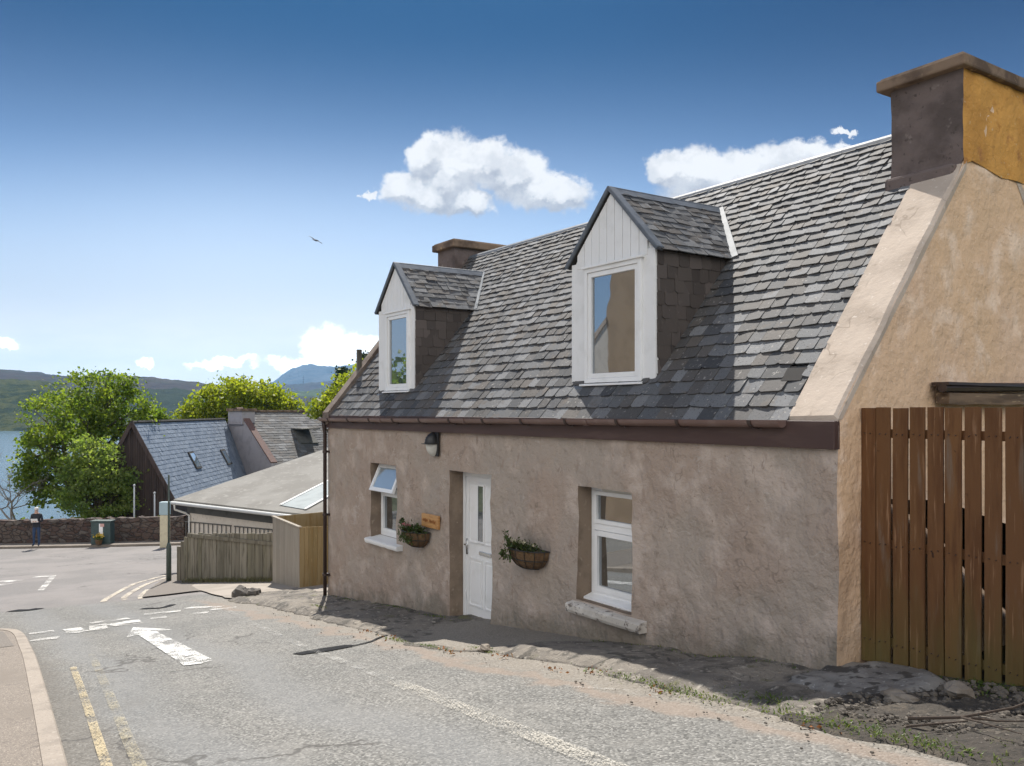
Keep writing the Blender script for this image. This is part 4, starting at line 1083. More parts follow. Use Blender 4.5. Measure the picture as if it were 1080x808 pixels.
rnd = random.Random(31); mb = MB()
def cl(cs): 
    def f():
        c = rnd.choice(cs); f.c = c
        return c[0]+rnd.gauss(0, c[2])
    return f
cs = [(-3.25, 6.2, .12), (-2.9, 6.18, .15), (-2.55, 6.18, .12), (-3.0, 5.9, .2), (-4.3, 5.0, .2), (-3.9, 4.95, .2), (-3.3, 4.75, .25), (-2.8, 4.72, .2), (-2.45, 5.0, .1), (-5.4, 4.85, .3), (-4.8, 4.8, .25)]
cs += [(-3.6, 4.72, .3), (-4.6, 4.72, .3), (-2.6, 4.66, .25), (-2.9, 6.22, .25), (-3.2, 6.2, .2)]
fx = cl(cs); blades(mb, 1700, fx, lambda x: fx.c[1]+rnd.gauss(0, .06), lambda x, y: g(x)+.03, .026, rnd, 1.6)
cs2 = [(-8.1, 4.95, .12), (-7.7, 4.85, .12), (-8.5, 4.62, .2), (-9.3, 4.6, .2), (-13.4, 5.2, .2), (-10.6, 5.85, .25), (-12, 5.9, .3), (-8.9, 5.9, .3), (-7.4, 5.93, .5), (-5.5, 5.93, .5), (-13.9, 5.9, .3)]
fx = cl(cs2); blades(mb, 1300, fx, lambda x: fx.c[1]+rnd.gauss(0, .03), lambda x, y: g(x)+apron_h(x, y)-.005, .022, rnd, 1.2)
o = mb.build('weeds', M['grass']); o['kind'] = 'stuff'
mb = MB(); rnd = random.Random(8)
for _ in range(240):
    x = rnd.uniform(-15, -2.2); y = edge_y(x)+rnd.gauss(-.18, .16); s = .004+.008*rnd.random()**3
    mb.ball((x, y, g(x)+.014+(.02 if y > edge_y(x) else 0)), s*1.4, s, s*.7, 5, 4, .5, seed=_)
for _ in range(900):
    x = rnd.uniform(-3.7, -2.0); y = rnd.uniform(4.9, 6.2); s = .006+.018*rnd.random()**2
    mb.ball((x, y, g(x)+.05), s*1.3, s, s*.8, 5, 4, .5, seed=_)
o = mb.build('loose_gravel', pm('dark_grit', (.13, .112, .092), [(5, (.07, .06, .05), .45, .65)], rough=.95)); o['kind'] = 'stuff'
mb = MB(); rnd = random.Random(18)
for c in ((-9.55, 4.62), (-8.1, 4.6), (-7.9, 4.55), (-7.2, 4.75), (-5.9, 4.85), (-10.2, 4.65), (-3.4, 4.6), (-4.9, 4.72), (-6.3, 4.7)):
    for k in range(16):
        x = c[0]+rnd.gauss(0, .10); y = c[1]+rnd.gauss(0, .05); foliage(mb, (x, y, g(x)+.02), .02, .02, .004, 1, .035, rnd, up=-.2)
o = mb.build('leaf_litter', M['orange_leaf']); o['kind'] = 'stuff'

# ------------------------------------------------------------------ bin enclosure and grey fence
def board_wall(mb, A, B, z0, z1, bw, th=.02, gap=.004, rnd=random, jag=0.):
    A, B = Vector((*A, 0)), Vector((*B, 0)); L = (B-A).length; d = (B-A)/L; nrm = Vector((-d.y, d.x, 0)); n = max(1, int(L/bw)); w = L/n
    for i in range(n):
        c = A+d*(w*(i+.5)); s = (i+.5)/n
        zt = (z1[0]+(z1[1]-z1[0])*s if isinstance(z1, tuple) else z1)+rnd.uniform(-jag, jag); zb_ = z0[0]+(z0[1]-z0[0])*s if isinstance(z0, tuple) else z0
        mb.obox((c.x, c.y, (zt+zb_)/2), d, nrm, (0, 0, 1), w/2-gap, th/2, (zt-zb_)/2)
rnd = random.Random(14)
BA, BB = (-20.9, 6.75), (-18.15, 6.63)      # placeholders replaced below by view-derived corners
bl, bm_, br_ = V(-.2788*20.3, 20.3), V(-.2478*18.4, 18.4), V(-.2130*18.9, 18.9)
t = thing('bin_enclosure', 'square wooden bin store with pale left side and yellow front beside the downpipe', 'enclosure', (bm_.x, bm_.y, -3.9))
zt = lambda py, f: (433-py)/904*f
mb = MB(); board_wall(mb, bl[:2], bm_[:2], -4.45, (zt(545, 20.3), zt(556.5, 18.4)), .15, rnd=rnd, gap=.002); mb.build('side_panel', M['board_pale'], t)
b2 = bm_ + (br_-bm_)*1.9
mb = MB(); board_wall(mb, bm_[:2], b2[:2], -4.3, (zt(556, 18.4), zt(555, 19.3)), .10, rnd=rnd); mb.build('front_panel', M['board_yellow'], t)
bk1 = bl + (b2-bm_)*1.0
mb = MB(); board_wall(mb, (bl.x, bl.y), (bk1.x, bk1.y), -4.45, (zt(544, 20.3), zt(541, 21.2)), 2.2, rnd=rnd)
z_ = zt(545, 20.6); mb.build('rear_panel', M['board_yellow'], t)
mb = MB(); board_wall(mb, (bk1.x, bk1.y), (b2.x, b2.y), -4.3, z_, .15, rnd=rnd); mb.build('inner_panel', M['board_yellow'], t)
mb = MB(); dd = (bm_-bl).normalized(); mb.obox(((bl+bm_)/2 + Vector((0, 0, (zt(545, 20.3)+zt(556.5, 18.4))/2+.012))), (bm_-bl + Vector((0, 0, zt(556.5, 18.4)-zt(545, 20.3)))).normalized(), Vector((-dd.y, dd.x, 0)), (0, 0, 1), (bm_-bl).length/2+.02, .04, .014)
mb.build('capping_rail', M['board_pale'], t)
ga, gb_ = V(-.3905*22.6, 22.6), V(-.276*20.9, 20.9)
g1_ = ga.lerp(gb_, .17)
t = thing('board_fence', 'grey weathered close-board fence stepping down to the sign pole', 'fence', (ga.x, ga.y, -4.5))
mb = MB()
f_ = lambda s: 22.6+(20.9-22.6)*s
n = 26; dgv = (gb_-ga); L = dgv.length; dgv = dgv/L; ngv = Vector((-dgv.y, dgv.x, 0))
for i in range(n):
    s = (i+.5)/n; c = ga+dgv*(L*s); px = 180+108*s
    py = 562.5 if px > 193 else (566 if px > 189 else (571 if px > 184.5 else 576))
    f = f_(s); top = -(py-433)/904*f + rnd.uniform(-.02, .02) + .001*px*0
    bot = g(c.x)-.05
    mb.obox((c.x, c.y, (top+bot)/2), dgv, ngv, (0, 0, 1), L/n/2-.006, .012 if i % 2 else .02, (top-bot)/2)
mb.build('boards', M['board_grey'], t)
mb = MB(); a_ = ga.lerp(gb_, .13); c = (a_+gb_)/2; mb.obox((c.x, c.y, -(568-433)/904*f_(.5))-0*ngv if False else Vector((c.x, c.y, -(568-433)/904*f_(.5)))-ngv*.04, dgv, ngv, (0, 0, 1), (gb_-a_).length/2, .02, .045); mb.build('rail', M['board_grey'], t)
mb = MB()    # trailing dry grass heap at its foot
rnd2 = random.Random(77)
A = ga.lerp(gb_, .12); fx = lambda: rnd2.random()
for _ in range(1500):
    s = rnd2.random(); p = A.lerp(gb_, s) - ngv*0
    q = Vector((p.x, p.y, 0)) + Vector((SA*.0, 0, 0))
    tow = Vector((CA, -SA, 0))*rnd2.uniform(.05, .55)
    q += tow; blades(mb, 1, lambda: q.x, lambda x: q.y, lambda x, y: g(x)+.02, .12, rnd2, .9)
o = mb.build('dry_grass', leaf_mat('dry_grass', [(.16, .13, .07), (.22, .19, .11), (.10, .10, .05)], .3)); o['kind'] = 'stuff'

# ------------------------------------------------------------------ garage
gc = V(-10.66, 27, 0); gr = V(-4.0, 21.95, 0)
du = (gr-gc); du.z = 0; LU = du.length; du.normalize(); dv = Vector((-du.y, du.x, 0))
if (-CA*dv.x+SA*dv.y) < 0: dv = -dv
t = thing('garage', 'low pale garage with grey felt roof and translucent roof strip behind the board fence', 'garage', (gc.x, gc.y, -5))
ZG = -2.80; ND = 7.0; RISE = 1.56
def gp(u, v, z): return gc+du*u+dv*v+Vector((0, 0, z))
mb = MB()
u0 = .42
mb.add([gp(u0, .3, -6), gp(LU+3, .3, -6), gp(LU+3, .3, ZG+.05), gp(u0, .3, ZG+.05)], [(0, 1, 2, 3)])
mb.add([gp(u0, .3, -6.5), gp(u0, .3, ZG), gp(u0, ND, ZG+RISE-.05), gp(u0, 2*ND-.3, ZG), gp(u0, 2*ND-.3, -6.5)], [(0, 1, 2, 3, 4)])
mb.build('wall', M['pale_wall'], t)
mb = MB()
for (va, za, vb, zb_) in ((0, ZG, ND, ZG+RISE), (2*ND, ZG, ND, ZG+RISE)):
    mb.add([gp(0, va, za), gp(LU+3, va, za), gp(LU+3, vb, zb_), gp(0, vb, zb_)] + [gp(0, va, za-.09), gp(LU+3, va, za-.09), gp(LU+3, vb, zb_-.09), gp(0, vb, zb_-.09)],
           [(0, 1, 2, 3), (7, 6, 5, 4), (0, 4, 5, 1), (1, 5, 6, 2), (2, 6, 7, 3), (3, 7, 4, 0)])
mb.build('roof', M['felt'], t)
mb = MB(); mb.tube([gp(.0, -.06, ZG-.10), gp(LU+3, -.06, ZG-.10)], .055, 8); mb.tube([gp(.14, -.06, ZG-.12), gp(.14, -.05, ZG-.3), gp(.30, .2, ZG-.42), gp(.46, .26, ZG-.5), gp(.46, .26, -5)], .035, 8)
mb.build('gutter', M['grp_trim'], t, smooth=True)
mb = MB(); mb.add([gp(.3, .28, ZG-.12), gp(LU+3, .28, ZG-.12), gp(LU+3, .28, ZG-.42), gp(.3, .28, ZG-.42)], [(0, 1, 2, 3)]); o = mb.build('soffit_board', M['fascia_dk'], t)
# roof sheet strip
import itertools
def roofpt(px, py):
    d = Vector((-CA+SA*(px-540)/904, SA+CA*(px-540)/904, (433-py)/904)); nrm = du.cross(Vector((dv.x*ND, dv.y*ND, RISE))).normalized()
    if nrm.z < 0: nrm = -nrm
    return d*((gc+Vector((0, 0, ZG))).dot(nrm)/d.dot(nrm)), nrm
q = [roofpt(*p) for p in ((296, 533.5), (322, 538), (372, 510), (352, 505))]; nrm = q[0][1]; q = [a for a, b in q]
mb = MB(); mb.prism([p+nrm*.004 for p in q], nrm*.02); mb.build('roof_strip', M['grp'], t)
for A, B in ((q[0], q[3]), (q[1], q[2])):
    mb = MB(); d_ = (B-A); mb.obox((A+B)/2+nrm*.03, d_.normalized(), nrm.cross(d_.normalized()), nrm, d_.length/2, .045, .012); mb.build('strip_trim', M['grp_trim'], t)
mb = MB()      # bar grilles on the wall
def wallpt(px, py):
    d = Vector((-CA+SA*(px-540)/904, SA+CA*(px-540)/904, (433-py)/904)); return d*((gc+dv*.27).dot(dv)/d.dot(dv))
for pa, pb in ((196, 243), (248, 287)):
    ya0 = 550+(pa-196)*.085
    for i in range(11 if pa < 200 else 10):
        k = i/(10 if pa < 200 else 9); px = pa+(pb-pa)*k; y0 = 550+(px-196)*.095
        mb.tube([wallpt(px, y0), wallpt(px, y0+20)], .014, 5)
    mb.tube([wallpt(pa-1, 550+(pa-196)*.095), wallpt(pb+1, 550+(pb-196)*.095)], .016, 5)
mb.build('bar_grille', M['fascia_dk'], t)

# ------------------------------------------------------------------ barn and house behind
r0, f0 = -20.35, 46.
dxr = Vector((-.044, 1)).normalized()           # ridge heading in (r, f)
def bp(n, s, z): return V(r0+dxr.x*n+dxr.y*s, f0+dxr.y*n-dxr.x*s, z)
ZA_, ZEv, HW, BL = -.70, -4.6, 2.1, 17.0
t = thing('barn', 'dark timber-clad barn with blue-grey slate roof and two rooflights', 'barn', bp(0, 0, -8))
mb = MB(); nb = 34
for i in range(nb):                              # vertical cladding boards of the gable
    s0 = -HW+2*HW*i/nb+.006; s1 = -HW+2*HW*(i+1)/nb-.006
    zt_ = lambda s: ZA_+(ZEv-ZA_)*abs(s)/HW
    mb.prism([bp(0, s0, -9), bp(0, s1, -9), bp(0, s1, zt_(s1)-.02), bp(0, s0, zt_(s0)-.02)], bp(.05, 0, 0)-bp(0, 0, 0))
for s in (HW, -HW): mb.add([bp(.05, s*.98, -9), bp(BL, s*.98, -9), bp(BL, s*.98, ZEv), bp(.05, s*.98, ZEv)], [(0, 1, 2, 3)])
mb.build('clad_wall', M['cladding'], t)
for sg in (1, -1):
    mb = MB(); A = bp(-.15, sg*(HW+.1), ZEv-.18); B = bp(-.15, 0, ZA_+.03); Wb = (B-A); wl = Wb.length; Wb.normalize(); U = (bp(1, 0, 0)-bp(0, 0, 0)); N = U.cross(Wb).normalized()
    if N.z < 0: N = -N
    rnd = random.Random(50+sg)
    slates(mb, A, U, Wb, N, BL, wl, .26, .26, .42, .42, rnd=rnd)
    C = A+U*BL; D = B+U*BL; mb.add([A, C, D, B], [(0, 1, 2, 3)])
    rf = mb.build('roof', M['slate_blue'], t)
    if sg == 1:
        mb = MB(); mb.tube([B+Vector((0, 0, .04)), D+Vector((0, 0, .04))], .10, 6); mb.build('ridge', M['roofdeck'], t)
        for (px, py) in ((204.5, 486), (237.5, 482.5)):
            d = Vector((-CA+SA*(px-540)/904, SA+CA*(px-540)/904, (433-py)/904)); c = d*(A.dot(N)/d.dot(N))
            mb = MB(); mb.obox(c+N*.05, U, Wb, N, .48, .58, .06); sk = mb.build('rooflight', M['roofdeck'], t)
            mb = MB(); mb.obox(c+N*.105, U, Wb, N, .36, .46, .012); mb.build('pane', M['glass_sky'], sk)
    mb = MB(); mb.obox((A+B)/2-U*.02, Wb, U, N, wl/2, .03, .10); mb.build('bargeboard', M['cladding'], t)
# house with raised skew
th = R(45)
hr = Vector((math.sin(th), math.cos(th)))        # ridge heading (r, f): to the right and away
hd = Vector((hr.y, -hr.x))                       # down the front slope
def hp(n, s, z): return V(-19.9+hr.x*n+hd.x*s, 62+hr.y*n+hd.y*s, z)
t = thing('stone_house', 'grey gabled house with raised skew, square chimney and open rooflight behind the barn', 'house', hp(0, 0, -8))
ZH, HS, HL = -.12, 4.9, 16.
ZHE = ZH-3.75
mb = MB(); mb.prism([hp(0, -HS, -10), hp(0, HS, -10), hp(0, HS, ZHE+.25), hp(0, 0, ZH+.3), hp(0, -HS, ZHE+.25)], hp(.4, 0, 0)-hp(0, 0, 0))
mb.add([hp(.4, HS-.3, -10), hp(HL, HS-.3, -10), hp(HL, HS-.3, ZHE+.2), hp(.4, HS-.3, ZHE+.2)], [(0, 1, 2, 3)])
mb.build('wall', M['lilac_wall'], t)
for sg in (1, -1):
    A = hp(.4, sg*HS, ZHE); B = hp(.4, 0, ZH); Wb = (B-A); wl = Wb.length; Wb.normalize(); U = hp(1, 0, 0)-hp(0, 0, 0); N = U.cross(Wb).normalized()
    if N.z < 0: N = -N
    mb = MB(); rnd = random.Random(60+sg); slates(mb, A, U, Wb, N, HL, wl, .28, .28, .45, .45, rnd=rnd); mb.add([A, A+U*HL, B+U*HL, B], [(0, 1, 2, 3)])
    mb.build('roof', M['slate'], t)
    mb = MB(); mb.obox((hp(.2, sg*HS, ZHE+.28)+hp(.2, 0, ZH+.33))/2, Wb, U, N, wl/2, .24, .05); mb.build('skew', M['redflash'], t)
    if sg == 1:
        d = Vector((-CA+SA*(321-540)/904, SA+CA*(321-540)/904, (433-461)/904)); c = d*(A.dot(N)/d.dot(N))
        mb = MB(); mb.obox(c+N*.06, U, Wb, N, .75, .85, .08); sk = mb.build('rooflight', M['fascia_dk'], t)
        ax = (Wb*.82 - N*.57).normalized()*-1
        hinge = c+Wb*.85+N*.14; ob = (-Wb*.80+N*.60).normalized()
        mb = MB(); mb.obox(hinge+ob*.8, U, ob, U.cross(ob), .72, .8, .04); mb.build('open_sash', M['fascia_dk'], sk)
        mb = MB(); mb.obox(hinge+ob*.8, U, ob, U.cross(ob), .60, .68, .05); mb.build('pane', M['felt'], sk)
mb = MB(); mb.tube([hp(.4, 0, ZH+.06), hp(HL, 0, ZH+.06)], .11, 6); mb.build('ridge', M['cap'], t)
mb = MB(); mb.prism([hp(-.15, -1.05, -1.0), hp(-.15, 1.05, -1.0), hp(.85, 1.05, -1.0), hp(.85, -1.05, -1.0)], (0, 0, .95)); ch = mb.build('chimney', M['lilac_wall'], t)
mb = MB(); mb.prism([hp(-.25, -1.15, -.05), hp(-.25, 1.15, -.05), hp(.95, 1.15, -.05), hp(.95, -1.15, -.05)], (0, 0, .2)); mb.build('chimney_cap', M['cap'], ch)

# house across the junction that the dormer glass mirrors
t = thing('opposite_house', 'tan rendered house across the junction mirrored in the dormer glass', 'house', (-21, -9, -5))
mb = MB(); mb.box(-25.4, -15.6, -15.5, -9, -6, 9.0); mb.prism([(-25.4, -9, 9.0), (-25.4, -15.5, 9.0), (-25.4, -12.25, 12.2)], (9.8, 0, 0)); mb.build('wall', pm('tan_render', (.42, .30, .19), [(1.2, (.36, .255, .16), .42, .62)], rough=.92), t)
mb = MB()
for sg in (1, -1):
    ye = -12.25+sg*3.6; mb.prism([(-25.7, ye, 8.7), (-25.7, -12.25, 12.3), (-25.7, -12.25, 12.42), (-25.7, ye, 8.85)], (10.4, 0, 0))
mb.build('roof', M['slate'], t)
mb = MB(); mb.prism([(-25.4, -9.0, 3.4), (-27.6, -9.0, 1.9), (-27.6, -9.0, -6), (-25.4, -9.0, -6)], (0, -5, 0)); mb.build('lean_to', M['pale_wall'], t)
mb = MB(); mb.prism([(-25.38, -8.95, 3.65), (-27.8, -8.95, 2.0), (-27.8, -8.95, 1.8), (-25.38, -8.95, 3.42)], (0, -5.1, 0)); mb.build('lean_to_roof', M['coping'], t)
for x in (-17.4, -20.3):
    mb = MB(); frame_rect(mb, x-.5, x+.5, -.4, 1.1, -9.0, -8.94, .07); wf = mb.build('window', M['upvc'], t)
    mb = MB(); mb.box(x-.43, x+.43, -9.0, -8.97, -.33, 1.03); mb.build('pane', M['glass_dim'], wf)

# ------------------------------------------------------------------ shore wall and its furniture
t = thing('shore_wall', 'low red-brown rubble stone wall along the far pavement', 'wall', V(-22, 40.8, -6.4))
mb = MB(); rs = [-36+.16*i for i in range(int((36-14.8)/.16))]; P = []
for r in rs:
    f = wall_f(r); p = V(r, f); z0 = g(p.x)-.2; zt_ = g(p.x)+1.22+.09*nz(r, 0, 0, 3.2)+.05*nz(r, 2, 0, 8)
    jj = lambda k: .05*nz(r, k, 0, 3)
    P.append([V(r, f-.2+jj(1), z0), V(r, f-.2+jj(2), z0+.5), V(r, f-.2+jj(3), zt_-.22), V(r, f-.24+jj(4), zt_-.18), V(r, f-.2+jj(6), zt_), V(r, f+.2, zt_), V(r, f+.22, z0-1)])
mb.grid(P); mb.build('stonework', M['rubble'], t)
def at(px, f, z=None):
    p = V((px-540)/904*f, f); p.z = g(p.x)+.13 if z is None else z; return p
P0 = at(108.5, 39.0)
t = thing('utility_cabinet', 'green street cabinet with a white poster in front of the stone wall', 'cabinet', P0)
vr = Vector((SA, CA, 0)); vf = Vector((-CA, SA, 0))
mb = MB(); mb.obox(P0+Vector((0, 0, .5)), vr, vf, (0, 0, 1), .44, .22, .52); mb.build('case', M['cab'], t, bevel=.02)
mb = MB(); mb.obox(P0+Vector((0, 0, 1.03)), vr, vf, (0, 0, 1), .47, .25, .03); mb.build('lid', M['cab'], t, bevel=.01)
mb = MB(); mb.obox(P0+Vector((0, 0, .63))-vf*.228+vr*.02, vr, vf, (0, 0, 1), .085, .006, .30); po = mb.build('poster', M['paper'], t)
mb = MB(); mb.obox(P0+Vector((0, 0, .86))-vf*.238+vr*.08, vr, vf, (0, 0, 1), .09, .004, .07); mb.build('poster_patch', M['tint_pink'], po)
mb = MB(); mb.obox(P0+Vector((0, 0, .5))-vf*.224-vr*.01, vr, vf, (0, 0, 1), .006, .004, .45); mb.build('door_seam', M['black'], t)
Pf = at(104.2, 38.6); rnd = random.Random(3)
t = thing('flower_pot', 'small pot of yellow flowers standing before the green street cabinet', 'flowers', Pf)
mb = MB(); mb.tube([Pf, Pf+Vector((0, 0, .22))], .12, 10, .17); mb.build('pot', M['coir'], t)
mb = MB(); foliage(mb, Pf+Vector((0, 0, .28)), .28, .2, .09, 120, .08, rnd); mb.build('leaves', M['grass'], t)
mb = MB(); foliage(mb, Pf+Vector((0, 0, .36)), .36, .2, .09, 110, .075, rnd); mb.build('blooms', M['flower_yel'], t)
Pc = at(174, 37.2)
t = thing('roadside_cabinet', 'tall cream roadside cabinet with pale blue top left of the garage', 'cabinet', Pc)
Pc.z -= .1
mb = MB(); mb.obox(Pc+Vector((0, 0, .68)), vr, vf, (0, 0, 1), .17, .15, .70); mb.build('case', M['cabinet_cream'], t, bevel=.015)
mb = MB(); mb.obox(Pc+Vector((0, 0, 1.67)), vr, vf, (0, 0, 1), .19, .17, .28); mb.build('top_box', M['cabinet_blue'], t, bevel=.015)
Pp = V(-.4004*22.7, 22.7); Pp.z = g(Pp.x)
t = thing('sign_pole', 'slim dark green pole with thick base at the end of the board fence', 'pole', Pp)
mb = MB(); mb.tube([Pp-Vector((0, 0, .1)), Pp+Vector((0, 0, .95)), Pp+Vector((0, 0, 1.05))], [.068, .064, .035], 10); mb.build('base', M['polegreen'], t, smooth=True)
mb = MB(); mb.tube([Pp+Vector((0, 0, 1.05)), Vector((Pp.x, Pp.y, (433-501)/904*22.7))], .026, 10); mb.build('shaft', M['polegreen'], t, smooth=True)
for px, y0, y1, f, lab in ((141.5, 512, 566, 41, 'pale slim pole in front of the barn gable, nearer the trees'), (163, 520, 566, 41, 'pale slim pole in front of the barn gable, nearer the cream cabinet')):
    b = at(px, f, (433-580)/904*f); mb = MB(); mb.tube([b, Vector((b.x, b.y, (433-y0)/904*f))], .045, 8, .03)
    mb.ball(Vector((b.x, b.y, (433-y0)/904*f)), .06, .06, .06)
    tag(mb.build('pole', M['polewhite'], loc=b, smooth=True), lab, 'pole', 'pale poles by the barn')
a_, b_ = at(141.5, 41, -5.35), at(163, 41, -5.35)

# person -------------------------------------------------------------
Pm = at(38.5, 38.9); Pm.z = g(Pm.x)+.125
t = thing('person', 'white-haired person in dark jacket and navy trousers reading a paper by the stone wall', 'person', Pm)
def skin_mesh(name, pts, edges, rad, root=0, sub=2):
    me = bpy.data.meshes.new(name); me.from_pydata(pts, edges, [])
    ob = bpy.data.objects.new(name+'_tmp', me); COL.objects.link(ob)
    sk = ob.modifiers.new('skin', 'SKIN'); sk.use_smooth_shade = True
    sd = ob.modifiers.new('sub', 'SUBSURF'); sd.levels = sub; sd.render_levels = sub
    lay = me.skin_vertices[0].data if me.skin_vertices else None
    for i, r in enumerate(rad): lay[i].radius = r if isinstance(r, tuple) else (r, r)
    lay[root].use_root = True
    dg = bpy.context.evaluated_depsgraph_get(); dg.update()
    res = bpy.data.meshes.new_from_object(ob.evaluated_get(dg)); bpy.data.objects.remove(ob); bpy.data.meshes.remove(me)
    return res
pts = [(0, 0, .92), (0, .01, 1.08), (0, .02, 1.25), (0, .01, 1.42), (0, 0, 1.50), (0, -.02, 1.60), (0, -.03, 1.68),
       (.18, .02, 1.41), (.24, .03, 1.14), (.10, -.22, 1.13), (.05, -.27, 1.15), (-.18, .02, 1.41), (-.24, .03, 1.14), (-.10, -.22, 1.13), (-.05, -.27, 1.15),
       (.095, 0, .86), (.10, -.02, .48), (.105, .02, .09), (.115, -.14, .04), (-.095, 0, .86), (-.10, -.02, .48), (-.115, .03, .09), (-.135, -.13, .04), (0, -.13, 1.585)]
edg = [(0, 1), (1, 2), (2, 3), (3, 4), (4, 5), (5, 6), (3, 7), (7, 8), (8, 9), (9, 10), (3, 11), (11, 12), (12, 13), (13, 14), (0, 15), (15, 16), (16, 17), (17, 18), (0, 19), (19, 20), (20, 21), (21, 22), (5, 23)]
rad = [(.15, .11), (.15, .11), (.16, .115), (.14, .09), .055, .085, .075, .07, .048, .036, .028, .07, .048, .036, .028, .085, .062, .045, .035, .085, .062, .045, .035, .014]
me = skin_mesh('body', pts, edg, rad)
for k in ('skin', 'jacket', 'trouser', 'shoe'): me.materials.append(M[k])
for p in me.polygons:
    c = p.center
    p.material_index = 0 if (c.z > 1.485 or (c.y < -.20 and c.z > 1)) else (1 if c.z > .86 else (2 if c.z > .075 else 3)); p.use_smooth = True
bm = bmesh.new(); bm.from_mesh(me)
fm = MB()
for sgn in (1, -1):
    for k, (dx, L) in enumerate(((-.022, .055), (-.008, .07), (.007, .066), (.021, .052))):
        b0 = Vector((sgn*.05+dx, -.27, 1.15)); fm.tube([b0, b0+Vector((-.2*dx, -L*.6, .01)), b0+Vector((-sgn*.01, -L*.85, -.02))], [.010, .009, .007], 6)
    b0 = Vector((sgn*.05-sgn*.0, -.25, 1.17)); fm.tube([b0, b0+Vector((-sgn*.02, -.03, .025)), b0+Vector((-sgn*.03, -.055, .02))], [.012, .010, .008], 6)
for f in fm.f:
    pass
vv = [bm.verts.new(v) for v in fm.v]
for f in fm.f:
    nf = bm.faces.new([vv[i] for i in f]); nf.material_index = 0
bm.to_mesh(me); bm.free()
body = bpy.data.objects.new('body', me); COL.objects.link(body); body.parent = t
mb = MB()
for s in (-1, 1): mb.ball(Pm+Vector((s*.03, -.105, 1.63)), .011, .008, .011, 6, 4)
mb.build('eyes', M['black'], t)
mb = MB(); mb.ball(Pm+Vector((0, .0, 1.70)), .092, .10, .075, 12, 8); mb.ball(Pm+Vector((0, .035, 1.64)), .09, .075, .085, 12, 8); mb.build('hair', M['hair'], t, smooth=True)
t.rotation_euler = (0, 0, R(56+12))
mb = MB(); c = Vector((0, -.30, 1.19)); Rm = Matrix.Rotation(R(68), 3, 'Z')
mb.obox(Pm+Rm @ c, Rm @ Vector((1, 0, 0)), Rm @ Vector((0, -.5, .86)), Rm @ Vector((0, .86, .5)), .14, .10, .004)
tag(mb.build('paper_sheet', M['paper'], loc=Pm+Vector((0, 0, 1.2))), "white sheet of paper held in the standing person's hands", 'paper')

# ------------------------------------------------------------------ trees
def limb(mb, a, b, r0, r1, rnd, n=5, wob=.12):
    a, b = Vector(a), Vector(b); L = (b-a).length; pts = []
    for i in range(n+1):
        t_ = i/n; p = a.lerp(b, t_)
        if 0 < i < n: p += Vector((rnd.gauss(0, 1), rnd.gauss(0, 1), rnd.gauss(0, .6)))*L*wob*.4
        pts.append(p)
    mb.tube(pts, [r0+(r1-r0)*i/n for i in range(n+1)], 7)
    return pts
def leafcloud(centers, per, sig, size, seed, flat=.6):
    rng = np.random.default_rng(seed); C = np.array([tuple(c) for c in centers])
    n = len(C)*per
    base = np.repeat(C, per, 0); s = np.repeat(rng.uniform(.6, 1.25, len(C)), per)[:, None]
    P = base + rng.normal(0, 1, (n, 3))*np.array([sig, sig, sig*flat])*s
    d = rng.normal(0, 1, (n, 3)); d /= np.linalg.norm(d, axis=1)[:, None]
    e = rng.normal(0, 1, (n, 3)); a = np.cross(d, e); a /= np.linalg.norm(a, axis=1)[:, None]; b = np.cross(d, a)
    z = (size*rng.uniform(.55, 1.35, n))[:, None]
    V_ = np.stack([P-d*z*.5, P+a*z*.36+b*z*.08, P+d*z*.5+b*z*.05, P-a*z*.36+b*z*.08], 1).reshape(-1, 3)
    F = np.arange(n*4).reshape(-1, 4)
    return V_, F
def build_leaves(name, V_, F, mat, parent):
    me = bpy.data.meshes.new(name); off = np.array(wloc(parent)); me.from_pydata((V_-off).tolist(), [], F.tolist()); me.materials.append(mat)
    o = bpy.data.objects.new(name, me); COL.objects.link(o); o.parent = parent; return o
def tree(name, label, cat, base, lobes, nclump, per, sig, size, mat, seed, tr=.3, bark='bark', group=None, hollow=.55):
    """lobes: (centre, rx, ry(view depth), rz) ellipsoids; leaf clumps fill their outer shells"""
    rnd = random.Random(seed); t = thing(name, label, cat, base, group); base = Vector(base)
    cs = []
    vol = [l[1]*l[3] for l in lobes]; tot = sum(vol)
    for l, v in zip(lobes, vol):
        for _ in range(max(2, int(nclump*v/tot))):
            d = Vector((rnd.gauss(0, 1), rnd.gauss(0, 1), rnd.gauss(0, 1))).normalized(); q = rnd.uniform(hollow, 1.)**.8
            q *= 1+.16*nz(d.x*2+seed, d.y*2, d.z*2, 1.2)
            c = Vector(l[0]); cs.append(c+vr*(d.x*l[1]*q)+vf*(d.y*l[2]*q)+Vector((0, 0, d.z*l[3]*q)))
    mb = MB(); top = sum((Vector(l[0]) for l in lobes), Vector())/len(lobes)
    fork = base.lerp(top, .55)
    limb(mb, base-Vector((0, 0, .4)), fork, tr, tr*.7, rnd, 5, .05)
    for l in lobes:
        pts = limb(mb, fork, Vector(l[0]), tr*.6, tr*.22, rnd, 5, .12)
        near = [c for c in cs if (c-Vector(l[0])).length < max(l[1], l[3])*1.3]
        for c in rnd.sample(near, min(len(near), 14)): limb(mb, pts[rnd.randrange(2, 6)], c, tr*.16, tr*.03, rnd, 4, .15)
    mb.build('trunk', M[bark], t, smooth=True)
    V_, F = leafcloud(cs, per, sig, size, seed)
    build_leaves('crown', V_, F, M[mat], t)
    return t
def pz(px, py, f): p = V((px-540)/904*f, f); p.z = (433-py)/904*f; return p
def lobe(px, py, f, rpx, rpy, depth=1.): return (pz(px, py, f), rpx*f/904, rpx*f/904*depth, rpy*f/904)
f = 49
